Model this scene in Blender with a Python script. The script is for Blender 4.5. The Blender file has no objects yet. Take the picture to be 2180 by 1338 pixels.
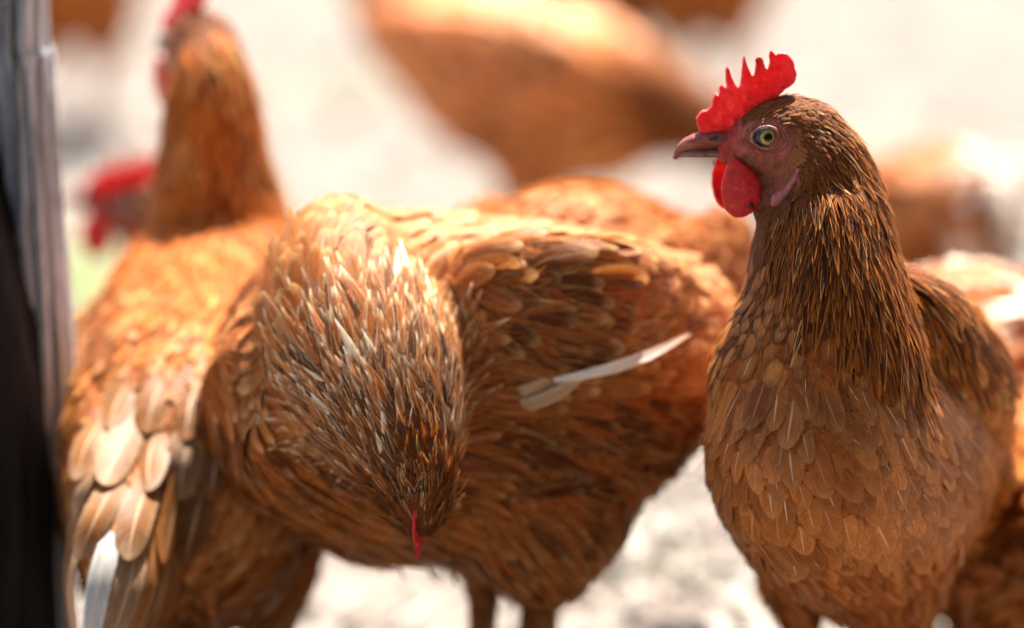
import bpy, math, random
import numpy as np
from mathutils import Vector, Matrix
from mathutils.bvhtree import BVHTree

# ------------------------------------------------------------------ camera, light, exposure
scene = bpy.context.scene
COL = scene.collection
R = math.radians
FPX = 7360.0                      # focal length in photo pixels (2180 wide)
PITCH = 0.193
CAM = Vector((0.0, -1.6, 0.585))
cam_data = bpy.data.cameras.new('camera')
cam = bpy.data.objects.new('camera', cam_data)
COL.objects.link(cam)
cam.location = CAM
cam.rotation_euler = (math.pi / 2 - PITCH, 0, 0)
cam_data.sensor_width = 36.0
cam_data.lens = FPX / 2180.0 * 36.0
cam_data.clip_start = 0.05
cam_data.clip_end = 2000.0
scene.camera = cam
FWD = Vector((0, math.cos(PITCH), -math.sin(PITCH)))
UPV = Vector((0, math.sin(PITCH), math.cos(PITCH)))
RGT = Vector((1, 0, 0))

def at(px, py, Y):
    d = FWD + RGT * ((px - 1090.0) / FPX) + UPV * ((669.0 - py) / FPX)
    return CAM + d * ((Y - CAM.y) / d.y)

def pxm(Y):                       # metres per photo pixel at depth Y
    return (Y - CAM.y) / FPX

def project(p):
    v = Vector(p) - CAM
    z = v.dot(FWD)
    return (1090 + FPX * v.dot(RGT) / z, 669 - FPX * v.dot(UPV) / z)

cam_data.dof.use_dof = True
cam_data.dof.focus_distance = (at(1640, 300, -0.034) - CAM).dot(FWD)
cam_data.dof.aperture_fstop = 2.75

SUN_DIR = Vector((0.10, 0.50, 0.95)).normalized()      # towards the sun: high, behind the hens
world = bpy.data.worlds.new('World')
scene.world = world
world.use_nodes = True
wn = world.node_tree.nodes
wl = world.node_tree.links
wn.clear()
w_out = wn.new('ShaderNodeOutputWorld')
w_bg = wn.new('ShaderNodeBackground')
w_sky = wn.new('ShaderNodeTexSky')
w_sky.sky_type = 'NISHITA'
w_sky.sun_disc = False
w_sky.sun_elevation = math.asin(SUN_DIR.z)
w_sky.sun_rotation = math.atan2(SUN_DIR.x, SUN_DIR.y)
w_sky.dust_density = 3.0
w_sky.ozone_density = 0.6
w_bg.inputs['Strength'].default_value = 0.065
wl.new(w_sky.outputs[0], w_bg.inputs[0])
wl.new(w_bg.outputs[0], w_out.inputs[0])

sun_data = bpy.data.lights.new('sun', 'SUN')
sun_data.energy = 4.8
sun_data.angle = R(0.6)
sun_data.color = (1.0, 0.93, 0.82)
sun = bpy.data.objects.new('sun', sun_data)
COL.objects.link(sun)
sun.rotation_euler = (-SUN_DIR).to_track_quat('-Z', 'Y').to_euler()

vs = scene.view_settings
vs.view_transform = 'Standard'
vs.look = 'None'
vs.exposure = 2.05
vs.gamma = 1.0
vs.use_curve_mapping = False
scene.cycles.max_bounces = 6
scene.cycles.diffuse_bounces = 2
scene.cycles.glossy_bounces = 2
scene.cycles.transparent_max_bounces = 8
scene.cycles.use_adaptive_sampling = True
scene.cycles.adaptive_threshold = 0.05
scene.cycles.caustics_reflective = False
scene.cycles.caustics_refractive = False
scene.cycles.use_denoising = True

# ------------------------------------------------------------------ node helpers
class NT:
    def __init__(self, name):
        self.m = bpy.data.materials.new(name)
        self.m.use_nodes = True
        self.t = self.m.node_tree
        self.t.nodes.clear()
        self.out = self.t.nodes.new('ShaderNodeOutputMaterial')
    def n(self, kind, **kw):
        nd = self.t.nodes.new(kind)
        for k, v in kw.items():
            if k in nd.inputs.keys():
                self.set(nd.inputs[k], v)
            else:
                setattr(nd, k, v)
        return nd
    def set(self, sock, v):
        if isinstance(v, bpy.types.NodeSocket):
            self.t.links.new(v, sock)
        else:
            sock.default_value = v
    def math(self, op, a, b=None, c=None, clamp=False):
        nd = self.t.nodes.new('ShaderNodeMath')
        nd.operation = op
        nd.use_clamp = clamp
        for i, v in enumerate((a, b, c)):
            if v is not None:
                self.set(nd.inputs[i], v)
        return nd.outputs[0]
    def mix(self, f, a, b, mode='MIX'):
        nd = self.t.nodes.new('ShaderNodeMix')
        nd.data_type = 'RGBA'
        nd.blend_type = mode
        nd.clamp_factor = True
        self.set(nd.inputs['Factor'], f)
        self.set(nd.inputs[6], a)
        self.set(nd.inputs[7], b)
        return nd.outputs[2]
    def step(self, v, lo, hi, a=0.0, b=1.0):
        nd = self.t.nodes.new('ShaderNodeMapRange')
        nd.interpolation_type = 'SMOOTHSTEP'
        for k, x in zip(('Value', 'From Min', 'From Max', 'To Min', 'To Max'), (v, lo, hi, a, b)):
            self.set(nd.inputs[k], x)
        return nd.outputs[0]
    def noise(self, vec, scale, detail=3.0, rough=0.5):
        nd = self.n('ShaderNodeTexNoise', Scale=scale, Detail=detail, Roughness=rough)
        if vec is not None:
            self.set(nd.inputs['Vector'], vec)
        return nd.outputs['Fac']
    def coord(self, which='Object'):
        return self.n('ShaderNodeTexCoord').outputs[which]
    def scalevec(self, v, s):
        nd = self.n('ShaderNodeMapping')
        self.set(nd.inputs['Vector'], v)
        nd.inputs['Scale'].default_value = s
        return nd.outputs[0]
    def ramp(self, f, stops):
        nd = self.n('ShaderNodeValToRGB')
        self.set(nd.inputs[0], f)
        cr = nd.color_ramp
        while len(cr.elements) < len(stops):
            cr.elements.new(0.5)
        for e, (p, c) in zip(cr.elements, stops):
            e.position = p
            e.color = (*c, 1)
        return nd.outputs[0]
    def bump(self, h, strength, dist=0.001):
        return self.n('ShaderNodeBump', Height=h, Strength=strength, Distance=dist).outputs[0]
    def finish(self, shader):
        self.t.links.new(shader, self.out.inputs['Surface'])
        return self.m

def simple_mat(name, stops, scale, rough=0.5, bump=0.3, bdist=0.001, sss=0.0, stretch=(1, 1, 1), spec=0.5, translucent=None, coat=0.0):
    g = NT(name)
    v = g.scalevec(g.coord(), stretch)
    f = g.noise(v, scale, 5.0, 0.6)
    c = g.ramp(f, stops)
    h = g.noise(v, scale * 3.0, 4.0, 0.6)
    p = g.n('ShaderNodeBsdfPrincipled', Roughness=rough)
    g.set(p.inputs['Base Color'], c)
    p.inputs['Specular IOR Level'].default_value = spec
    p.inputs['Coat Weight'].default_value = coat
    p.inputs['Coat Roughness'].default_value = 0.08
    g.set(p.inputs['Normal'], g.bump(h, bump, bdist))
    if sss:
        p.inputs['Subsurface Weight'].default_value = sss
        p.inputs['Subsurface Radius'].default_value = (1.0, 0.12, 0.06)
        p.inputs['Subsurface Scale'].default_value = 0.006
    sh = p.outputs[0]
    if translucent:
        tr = g.n('ShaderNodeBsdfTranslucent')
        tr.inputs['Color'].default_value = (*translucent, 1)
        ad = g.n('ShaderNodeAddShader')
        g.t.links.new(sh, ad.inputs[0])
        g.t.links.new(tr.outputs[0], ad.inputs[1])
        sh = ad.outputs[0]
    return g.finish(sh)

def feather_mat(name, alpha):
    g = NT(name)
    st = g.n('ShaderNodeAttribute', attribute_name='st').outputs['Vector']
    sx = g.n('ShaderNodeSeparateXYZ')
    g.set(sx.inputs[0], st)
    s, t = sx.outputs[0], sx.outputs[1]
    tint = g.n('ShaderNodeAttribute', attribute_name='tint').outputs['Color']
    edge = g.n('ShaderNodeAttribute', attribute_name='edge').outputs['Color']
    fd = g.n('ShaderNodeSeparateColor')
    g.set(fd.inputs[0], g.n('ShaderNodeAttribute', attribute_name='fd').outputs['Color'])
    shaft, rnd, fray = fd.outputs[0], fd.outputs[1], fd.outputs[2]
    a = g.math('ABSOLUTE', s)
    sgn = g.math('SIGN', s)
    # barbs: streaks that run outwards and towards the tip
    b = g.math('MULTIPLY', g.math('SUBTRACT', t, g.math('MULTIPLY', a, 0.25)), 52.0)
    cv = g.n('ShaderNodeCombineXYZ')
    g.set(cv.inputs[0], g.math('ADD', g.math('MULTIPLY', rnd, 91.0), g.math('MULTIPLY', sgn, 3.0)))
    g.set(cv.inputs[1], b)
    g.set(cv.inputs[2], g.math('MULTIPLY', a, 1.1))
    n1 = g.noise(cv.outputs[0], 1.0, 3.0, 0.65)
    cv2 = g.n('ShaderNodeCombineXYZ')
    g.set(cv2.inputs[0], g.math('MULTIPLY', rnd, 37.0))
    g.set(cv2.inputs[1], g.math('MULTIPLY', t, 3.5))
    g.set(cv2.inputs[2], g.math('MULTIPLY', s, 2.0))
    n2 = g.noise(cv2.outputs[0], 1.0, 2.0, 0.5)
    # colour: darker core, own edge colour, pale shaft
    ew = g.math('ADD', a, g.math('MULTIPLY', g.math('SUBTRACT', n1, 0.5), 0.55))
    tipw = g.math('ADD', t, g.math('MULTIPLY', g.math('SUBTRACT', n1, 0.5), 0.30))
    ef = g.math('MAXIMUM', g.step(ew, 0.42, 0.85), g.step(tipw, 0.74, 0.97))
    c = g.mix(ef, tint, edge)
    val = g.math('ADD', 0.02, g.math('ADD', g.math('MULTIPLY', n1, 1.30), g.math('MULTIPLY', n2, 0.62)))
    vc = g.n('ShaderNodeCombineColor')
    for i in range(3):
        g.set(vc.inputs[i], val)
    c = g.mix(1.0, c, vc.outputs[0], 'MULTIPLY')
    sw = g.step(t, 0.2, 1.0, 0.085, 0.035)
    sf = g.math('MULTIPLY', g.math('MULTIPLY', g.math('MULTIPLY', g.step(g.math('DIVIDE', a, sw), 0.5, 1.3, 1.0, 0.0), shaft), g.step(t, 0.80, 0.95, 1.0, 0.0)), g.step(t, 0.30, 0.6, 0.25, 1.0))
    c = g.mix(sf, c, (0.66, 0.46, 0.29, 1))
    # ragged edge
    lim = g.math('SUBTRACT', 1.0, g.math('MULTIPLY', fray, g.math('MULTIPLY', n1, 1.1)))
    al = g.step(a, g.math('SUBTRACT', lim, 0.12), g.math('ADD', lim, 0.03), 1.0, 0.0)
    p = g.n('ShaderNodeBsdfPrincipled', Roughness=0.5 if alpha else 0.6)
    p.inputs['Specular IOR Level'].default_value = 0.13 if alpha else 0.10
    g.set(p.inputs['Base Color'], c)
    if alpha:
        g.set(p.inputs['Alpha'], al)
    else:
        al = 1.0
    g.set(p.inputs['Normal'], g.bump(g.math('ADD', n1, g.math('MULTIPLY', sf, 0.8)), 0.45, 0.0006))
    tr = g.n('ShaderNodeBsdfTranslucent')
    tc = g.n('ShaderNodeCombineColor')
    ta = g.math('MULTIPLY', al, 0.38)
    for i in range(3):
        g.set(tc.inputs[i], ta)
    g.set(tr.inputs['Color'], g.mix(1.0, c, tc.outputs[0], 'MULTIPLY'))
    ad = g.n('ShaderNodeAddShader')
    g.t.links.new(p.outputs[0], ad.inputs[0])
    g.t.links.new(tr.outputs[0], ad.inputs[1])
    return g.finish(ad.outputs[0])

def body_mat():
    g = NT('hen_body')
    tint = g.n('ShaderNodeAttribute', attribute_name='tint').outputs['Color']
    fd = g.n('ShaderNodeSeparateColor')
    g.set(fd.inputs[0], g.n('ShaderNodeAttribute', attribute_name='fd').outputs['Color'])
    skin, eyed = fd.outputs[0], fd.outputs[1]
    co = g.coord()
    n1 = g.noise(co, 260.0, 5.0, 0.65)
    n3 = g.noise(co, 900.0, 3.0, 0.6)
    c = g.mix(1.0, tint, g.ramp(n1, [(0.25, (0.45, 0.40, 0.38)), (0.75, (1.35, 1.3, 1.3))]), 'MULTIPLY')
    # folds of skin that ring the eye
    wob = g.math('MULTIPLY', g.noise(co, 160.0, 3.0, 0.6), 0.26)
    ring = g.math('SINE', g.math('MULTIPLY', g.math('ADD', eyed, wob), 95.0))
    near = g.step(eyed, 0.30, 0.75, 1.0, 0.12)
    h = g.math('ADD', g.math('MULTIPLY', g.math('MULTIPLY', g.math('MULTIPLY', ring, near), skin), 0.35), g.math('ADD', g.math('MULTIPLY', n1, 0.9), g.math('MULTIPLY', n3, 0.5)))
    c = g.mix(g.math('MULTIPLY', g.math('MULTIPLY', skin, near), g.step(ring, -1.0, 0.1, 0.45, 0.0)), c, (0.10, 0.025, 0.02, 1))
    p = g.n('ShaderNodeBsdfPrincipled')
    g.set(p.inputs['Roughness'], g.step(skin, 0.0, 1.0, 0.8, 0.62))
    g.set(p.inputs['Base Color'], c)
    p.inputs['Specular IOR Level'].default_value = 0.22
    g.set(p.inputs['Normal'], g.bump(h, 0.85, 0.0020))
    return g.finish(p.outputs[0])

M = {}
M['feather'] = feather_mat('feather', True)
M['strand'] = feather_mat('feather_strand', False)
M['body'] = body_mat()
M['comb'] = simple_mat('comb', [(0.3, (0.30, 0.003, 0.004)), (0.58, (0.48, 0.008, 0.008)), (0.76, (0.62, 0.12, 0.07))], 230, 0.36, 0.7, 0.0008, 0.0, spec=0.45, translucent=(0.30, 0.004, 0.003))
M['ear_lobe'] = simple_mat('ear_lobe', [(0.35, (0.38, 0.07, 0.07)), (0.7, (0.46, 0.20, 0.19))], 300, 0.5, 0.5, 0.0006, 0.3)
M['beak'] = simple_mat('beak', [(0.3, (0.08, 0.014, 0.010)), (0.55, (0.26, 0.055, 0.034)), (0.8, (0.52, 0.24, 0.14))], 170, 0.48, 0.5, 0.0006, stretch=(0.5, 1, 1.6), coat=0.0, spec=0.3)
M['beak_pale'] = simple_mat('beak_pale', [(0.3, (0.10, 0.04, 0.03)), (0.7, (0.36, 0.20, 0.13))], 170, 0.4, 0.4, 0.0005)
M['sclera'] = simple_mat('eyeball', [(0.3, (0.012, 0.014, 0.02)), (0.7, (0.035, 0.04, 0.055))], 200, 0.10, 0.0, coat=0.0)
M['iris'] = simple_mat('iris', [(0.3, (0.20, 0.13, 0.01)), (0.7, (0.62, 0.48, 0.06))], 900, 0.2, 0.2, 0.0002, coat=0.0)
M['pupil'] = simple_mat('pupil', [(0.3, (0.002, 0.002, 0.002)), (0.7, (0.006, 0.006, 0.006))], 200, 0.06, 0.0, coat=0.0)
M['eyelid'] = simple_mat('eyelid', [(0.3, (0.20, 0.07, 0.055)), (0.7, (0.46, 0.24, 0.19))], 900, 0.45, 0.5, 0.0003)
M['dark'] = simple_mat('dark_horn', [(0.3, (0.01, 0.006, 0.005)), (0.7, (0.03, 0.015, 0.012))], 300, 0.5, 0.3)

# ------------------------------------------------------------------ mesh helpers
def link(o, parent=None):
    COL.objects.link(o)
    if parent is not None:
        o.parent = parent
    return o

def mesh_obj(name, me, mat, parent=None, matrix=None):
    if mat is not None and not me.materials:
        me.materials.append(mat)
    o = bpy.data.objects.new(name, me)
    link(o, parent)
    if matrix is not None:
        o.matrix_local = matrix
    return o

def pydata(name, v, f, smooth=True):
    me = bpy.data.meshes.new(name)
    me.from_pydata([tuple(x) for x in v], [], f)
    if smooth:
        me.shade_smooth()
    me.update()
    return me

def bake(me, mods):
    o = bpy.data.objects.new('tmp', me)
    COL.objects.link(o)
    for kind, kw in mods:
        md = o.modifiers.new(kind.lower(), kind)
        for k, v in kw.items():
            setattr(md, k, v)
    dg = bpy.context.evaluated_depsgraph_get()
    out = bpy.data.meshes.new_from_object(o.evaluated_get(dg))
    bpy.data.objects.remove(o)
    bpy.data.meshes.remove(me)
    out.shade_smooth()
    return out

def verts_of(me):
    a = np.empty(len(me.vertices) * 3)
    me.vertices.foreach_get('co', a)
    return a.reshape(-1, 3)

def set_verts(me, a):
    me.vertices.foreach_set('co', np.ascontiguousarray(a).ravel())
    me.update()

def set_attr(me, name, kind, arr):
    at_ = me.attributes.new(name, kind, 'POINT')
    if kind == 'FLOAT_COLOR':
        b = np.ones((len(arr), 4), dtype=np.float32)
        b[:, :3] = arr
        at_.data.foreach_set('color', b.ravel())
    elif kind == 'FLOAT_VECTOR':
        at_.data.foreach_set('vector', np.asarray(arr, dtype=np.float32).ravel())

def catmull(P, per):
    """P: n x k control rows -> smooth rows"""
    P = np.asarray(P, dtype=float)
    n = len(P)
    E = np.vstack([2 * P[0] - P[1], P, 2 * P[-1] - P[-2]])
    out = []
    for i in range(n - 1):
        p0, p1, p2, p3 = E[i], E[i + 1], E[i + 2], E[i + 3]
        for j in range(per):
            t = j / per
            out.append(0.5 * ((2 * p1) + (-p0 + p2) * t + (2 * p0 - 5 * p1 + 4 * p2 - p3) * t * t + (-p0 + 3 * p1 - 3 * p2 + p3) * t ** 3))
    out.append(P[-1])
    return np.array(out)

def unit(a):
    a = np.asarray(a, dtype=float)
    return a / np.maximum(np.linalg.norm(a, axis=-1, keepdims=True), 1e-9)

def nz(p, freq, seed):
    r = np.random.RandomState(seed)
    out = np.zeros(len(p))
    for k in range(6):
        d = r.normal(size=3)
        d /= np.linalg.norm(d)
        f = freq * r.uniform(0.6, 1.7)
        out += np.sin(p @ d * f + r.uniform(0, 6.28) + 1.3 * np.sin(p @ np.roll(d, 1) * f * 0.7 + k))
    return out / 6.0

class Tube:
    """rows: (x,y,z,r_side,r_other); flow = +1 when feathers point along the row order"""
    def __init__(self, kind, rows, ref, flow=1, per=7, segs=24):
        self.kind = kind
        S = catmull(rows, per)
        S[:, 3:5] = np.maximum(S[:, 3:5], 0.0012)
        self.S = S
        c = S[:, :3]
        T = unit(np.gradient(c, axis=0))
        ref = np.asarray(ref, dtype=float)
        A = unit(ref - T * (T @ ref)[:, None])
        B = np.cross(T, A)
        self.c, self.T = c, T * flow
        self.r = S[:, 3:5].mean(axis=1)
        th = np.linspace(0, 2 * math.pi, segs, endpoint=False)
        ring = (c[:, None, :] + A[:, None, :] * (S[:, 3, None] * np.cos(th))[:, :, None]
                + B[:, None, :] * (S[:, 4, None] * np.sin(th))[:, :, None])
        n = len(c)
        self.v = np.vstack([ring.reshape(-1, 3), c[:1], c[-1:]])
        f = []
        for i in range(n - 1):
            for j in range(segs):
                k = (j + 1) % segs
                f.append((i * segs + j, i * segs + k, (i + 1) * segs + k, (i + 1) * segs + j))
        for j in range(segs):
            k = (j + 1) % segs
            f.append((n * segs, k, j))
            f.append((n * segs + 1, (n - 1) * segs + j, (n - 1) * segs + k))
        self.f = f

def px_tube(kind, rows, ref, flow=1):
    """rows: (px,py,Y,r_side in px or metres,r_other likewise); values below 1 are metres"""
    out = []
    for (px, py, Y, a, b) in rows:
        p = at(px, py, Y)
        k = pxm(Y)
        out.append((p.x, p.y, p.z, a if a < 1 else a * k, b if b < 1 else b * k))
    return Tube(kind, out, ref, flow)

# ------------------------------------------------------------------ the head, drawn once in its own frame
# frame: origin between the eyes, +X to the beak, +Z to the crown, metres
HS = 1.0 / 4600.0
def hxy(cx, cy):                   # enlarged-profile units -> head frame x, z
    return (-((1380 + cx / 2.6757) - 1625) * HS, (282 - (60 + cy / 2.6757)) * HS)

def plate(name, outline, thick, voxel, shape, noise=0.0006, seed=1):
    P = [hxy(*q) for q in outline]
    n = len(P)
    v = [(x, -thick / 2, z) for x, z in P] + [(x, thick / 2, z) for x, z in P]
    f = [tuple(range(n)), tuple(range(2 * n - 1, n - 1, -1))]
    f += [((i + 1) % n, i, n + i, n + (i + 1) % n) for i in range(n)]
    me = pydata(name, v, f)
    me = bake(me, [('TRIANGULATE', {}), ('REMESH', dict(mode='VOXEL', voxel_size=voxel)), ('SMOOTH', dict(factor=0.5, iterations=4))])
    a = verts_of(me)
    a = shape(a)
    nn = np.empty(len(me.vertices) * 3)
    me.vertices.foreach_get('normal', nn)
    a += nn.reshape(-1, 3) * (noise * nz(a, 900, seed) + 0.5 * noise * nz(a, 2100, seed + 1))[:, None]
    set_verts(me, a)
    me.shade_smooth()
    return me

COMB = [(290, 585), (272, 540), (268, 510), (285, 490), (300, 470), (330, 462), (350, 445), (362, 430), (365, 395), (378, 365), (392, 385), (408, 400),
        (400, 365), (398, 335), (412, 320), (428, 335), (445, 368), (450, 362), (438, 300), (434, 240), (446, 205), (460, 250), (480, 300), (510, 338),
        (518, 310), (525, 240), (530, 170), (540, 140), (551, 180), (567, 230), (590, 278), (604, 240), (608, 200), (602, 170), (620, 156), (645, 165),
        (656, 200), (668, 237), (680, 225), (687, 185), (682, 150), (686, 115), (705, 130), (716, 150), (745, 136), (780, 138), (807, 165), (827, 200),
        (828, 225), (842, 260), (836, 295), (810, 322), (770, 352), (735, 387), (712, 430), (640, 470), (560, 500), (500, 560), (420, 610), (340, 610)]
WATTLE = [(455, 730), (430, 790), (412, 860), (408, 930), (423, 990), (450, 1040), (490, 1064), (540, 1062), (592, 1032), (626, 985), (637, 920), (632, 860),
          (605, 815), (560, 770), (510, 730), (480, 715)]
def comb_shape(a):
    a = a.copy()
    x0, z0 = hxy(500, 560)
    up = np.clip((a[:, 2] - z0) / 0.035, 0, 1)
    a[:, 1] *= 1.35 - 0.85 * up
    a[:, 1] += 0.0016 * np.sin(a[:, 0] * 210) * up
    return a
def wattle_shape(a):
    a = a.copy()
    x0, z0 = hxy(520, 900)
    d = ((a[:, 0] - x0) / 0.011) ** 2 + ((a[:, 2] - z0) / 0.017) ** 2
    a[:, 1] *= 1.0 + 0.5 * np.clip(d - 0.5, 0, 0.6)
    a[:, 1] += 0.0025 * np.clip(1 - d, 0, 1)
    return a

def build_head_meshes():
    H = {}
    H['comb'] = plate('comb', COMB, 0.0048, 0.0006, comb_shape, 0.0004, 3)
    H['wattle'] = plate('wattle', WATTLE, 0.0040, 0.0007, wattle_shape, 0.0004, 5)
    def beak(name, st, ref_top):
        rows = []
        for (cx, ct, cb, w) in st:
            x, zt = hxy(cx, ct)
            _, zb = hxy(cx, cb)
            rows.append((x, 0, (zt + zb) / 2, w, abs(zt - zb) / 2))
        t = Tube('beak', rows, (0, 1, 0), 1, 5, 20)
        me = pydata(name, t.v, t.f)
        return me
    H['upper_beak'] = beak('upper_beak', [(148, 748, 753, 0.0004), (158, 712, 748, 0.0011), (178, 668, 722, 0.0020), (210, 632, 706, 0.0032), (250, 608, 698, 0.0044),
                                          (300, 590, 695, 0.0056), (360, 580, 693, 0.0068), (430, 575, 690, 0.0082), (490, 580, 690, 0.0090)], 1)
    H['lower_beak'] = beak('lower_beak', [(166, 728, 740, 0.0006), (190, 708, 742, 0.0018), (240, 692, 743, 0.0030), (300, 686, 743, 0.0042), (370, 684, 742, 0.0054),
                                          (440, 692, 745, 0.0066), (500, 695, 750, 0.0070)], 0)
    def ellipsoid(name, r, rings=12, segs=20):
        v, f = [], []
        for i in range(rings + 1):
            ph = math.pi * i / rings
            for j in range(segs):
                th = 2 * math.pi * j / segs
                v.append((r[0] * math.sin(ph) * math.cos(th), -r[1] * math.cos(ph), r[2] * math.sin(ph) * math.sin(th)))
        for i in range(rings):
            for j in range(segs):
                k = (j + 1) % segs
                f.append((i * segs + j, i * segs + k, (i + 1) * segs + k, (i + 1) * segs + j))
        return pydata(name, v, f)
    def cap(name, r0, r1, off):
        """ring or disc bulging to -Y"""
        v, f = [], []
        n, m = 28, 5
        for i in range(m + 1):
            r = r0 + (r1 - r0) * i / m
            for j in range(n):
                th = 2 * math.pi * j / n
                x, z = r * math.cos(th) - 0.0006, r * math.sin(th)
                v.append((x, -(0.0040 * math.sqrt(max(0.0, 1 - (x / 0.0056) ** 2 - (z / 0.0049) ** 2)) + off), z))
        for i in range(m):
            for j in range(n):
                k = (j + 1) % n
                f.append((i * n + j, i * n + k, (i + 1) * n + k, (i + 1) * n + j))
        return pydata(name, v, f)
    H['eyeball'] = ellipsoid('eyeball', (0.0056, 0.0040, 0.0049))
    H['iris'] = cap('iris', 0.0016, 0.0037, 0.00018)
    H['pupil'] = cap('pupil', 0.00001, 0.0021, 0.00036)
    # eyelid: an almond ring round the ball
    v, f = [], []
    n, m = 36, 10
    for i in range(n):
        th = 2 * math.pi * i / n
        cx, cz = 0.0061 * math.cos(th) + (0.0006 if math.cos(th) > 0.8 else 0), 0.0052 * math.sin(th)
        y = -0.0026 + 0.0008 * math.cos(th)
        rr = 0.00050 + 0.00015 * math.sin(th * 3 + 1)
        for j in range(m):
            ph = 2 * math.pi * j / m
            o = rr * math.cos(ph)
            v.append((cx * (1 + o / 0.006), y + rr * 1.1 * math.sin(ph), cz * (1 + o / 0.005)))
    for i in range(n):
        for j in range(m):
            f.append((i * m + j, i * m + (j + 1) % m, ((i + 1) % n) * m + (j + 1) % m, ((i + 1) % n) * m + j))
    H['eyelid'] = pydata('eyelid', v, f)
    # ear lobe: a narrow pink strip that ends in a greyish bulb
    rows = []
    for cx, cy, w in [(842, 765, 0.0006), (835, 790, 0.0012), (815, 835, 0.0015), (795, 870, 0.0017), (770, 905, 0.0023), (742, 935, 0.0032), (718, 955, 0.0032), (700, 972, 0.0018), (692, 980, 0.0006)]:
        x, z = hxy(cx, cy)
        rows.append((x, 0, z, 0.0021, w))
    t = Tube('lobe', rows, (0, 1, 0), 1, 4, 14)
    H['ear_lobe'] = pydata('ear_lobe', t.v, t.f)
    H['nostril'] = ellipsoid('nostril', (0.0024, 0.0009, 0.0010), 8, 12)
    return H
HEAD = build_head_meshes()

HEAD_ROWS = [(-0.0330, -0.0115, 0.0130, 0.0125), (-0.0230, -0.0050, 0.0178, 0.0190), (-0.0120, -0.0028, 0.0186, 0.0205), (-0.0010, -0.0042, 0.0172, 0.0188),
             (0.0085, -0.0062, 0.0138, 0.0140), (0.0160, -0.0072, 0.0104, 0.0100), (0.0215, -0.0080, 0.0076, 0.0064)]   # x, z, r_y, r_z

def head_frame(pos, fwd, up):
    f = Vector(fwd).normalized()
    u = Vector(up)
    u = (u - f * u.dot(f)).normalized()
    s = u.cross(f)
    m = Matrix((f, s, u)).transposed().to_4x4()
    m.translation = Vector(pos)
    return m

def head_tube(m):
    rows = []
    for x, z, ry, rz in HEAD_ROWS:
        p = m @ Vector((x, 0, z))
        rows.append((p.x, p.y, p.z, ry, rz))
    side = m.to_3x3() @ Vector((0, 1, 0))
    return Tube('head', rows, side, -1)

# ------------------------------------------------------------------ hens
BUFF = np.array((0.60, 0.40, 0.22))
RUFOUS = np.array((0.36, 0.135, 0.045))
BROWN = np.array((0.19, 0.065, 0.022))
GOLD = np.array((0.48, 0.19, 0.045))
CREAM = np.array((0.80, 0.68, 0.52))
WHITE = np.array((0.82, 0.79, 0.74))
DARK = np.array((0.060, 0.022, 0.010))

def lerp(a, b, f):
    f = np.asarray(f)[:, None]
    return a * (1 - f) + b * f

def pigment(c, k=1.0):
    c = np.clip(np.asarray(c, dtype=float), 0.001, 0.85)
    return c * (c / c.max(axis=-1, keepdims=True)) ** (k * np.array((0.0, 0.36, 0.60)))

def sstep(v, lo, hi):
    x = np.clip((v - lo) / (hi - lo), 0, 1)
    return x * x * (3 - 2 * x)

CLASSES = {   # spacing, length, width, lift, rows, cols, profile, fray, curl
    'hackle':  dict(sp=0.0030, L=0.032, W=0.0036, lift=0.075, rows=6, cols=3, prof='lance', fray=0.55, curl=0.25),
    'ruff':    dict(sp=0.0035, L=0.032, W=0.0068, lift=0.09, rows=8, cols=5, prof='lance', fray=0.45, curl=0.2, roll=0.2, jit=0.2),
    'crown':   dict(sp=0.0018, L=0.0075, W=0.0016, lift=0.12, rows=4, cols=3, prof='lance', fray=0.55, curl=0.2),
    'cheek':   dict(sp=0.0012, L=0.0035, W=0.00045, lift=0.15, rows=4, cols=2, prof='lance', fray=0.0, curl=0.0),
    'scale':   dict(sp=0.0048, L=0.0165, W=0.0095, lift=0.065, rows=7, cols=5, prof='round', fray=0.28, curl=0.16, roll=0.08),
    'breast':  dict(sp=0.0055, L=0.029, W=0.0165, lift=0.052, rows=7, cols=5, prof='round', fray=0.34, curl=0.14, roll=0.07),
    'back':    dict(sp=0.0066, L=0.027, W=0.0125, lift=0.060, rows=7, cols=5, prof='round', fray=0.50, curl=0.14, roll=0.12),
    'wing':    dict(sp=0.0078, L=0.030, W=0.0160, lift=0.050, rows=7, cols=5, prof='round', fray=0.25, curl=0.20, roll=0.10),
    'fluff':   dict(sp=0.0068, L=0.028, W=0.0140, lift=0.085, rows=6, cols=5, prof='round', fray=0.95, curl=0.10, roll=0.2),
    'down':    dict(sp=0.0042, L=0.014, W=0.00035, lift=0.34, rows=5, cols=2, prof='lance', fray=0.0, curl=0.0),
    'barb':    dict(sp=0.0021, L=0.010, W=0.00042, lift=0.14, rows=4, cols=2, prof='lance', fray=0.0, curl=0.0, jit=0.28),
    'far':     dict(sp=0.0120, L=0.040, W=0.0190, lift=0.11, rows=5, cols=3, prof='round', fray=0.5, curl=0.25),
}
PROF = {
    'round': lambda t: np.where(t < 0.55, 0.45 + 0.55 * np.sin(np.clip(t / 0.55, 0, 1) * 1.57), np.sqrt(np.clip(1 - ((t - 0.55) / 0.452) ** 2, 0.0, 1))),
    'lance': lambda t: np.clip(0.45 + 1.6 * t, 0, 1) * np.clip((1.03 - t) / 0.55, 0, 1) ** 0.8,
}

def row_t(prof, n):
    x = np.linspace(0, 1, n)
    return 1 - (1 - x) ** 1.7 if prof == 'round' else x

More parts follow.
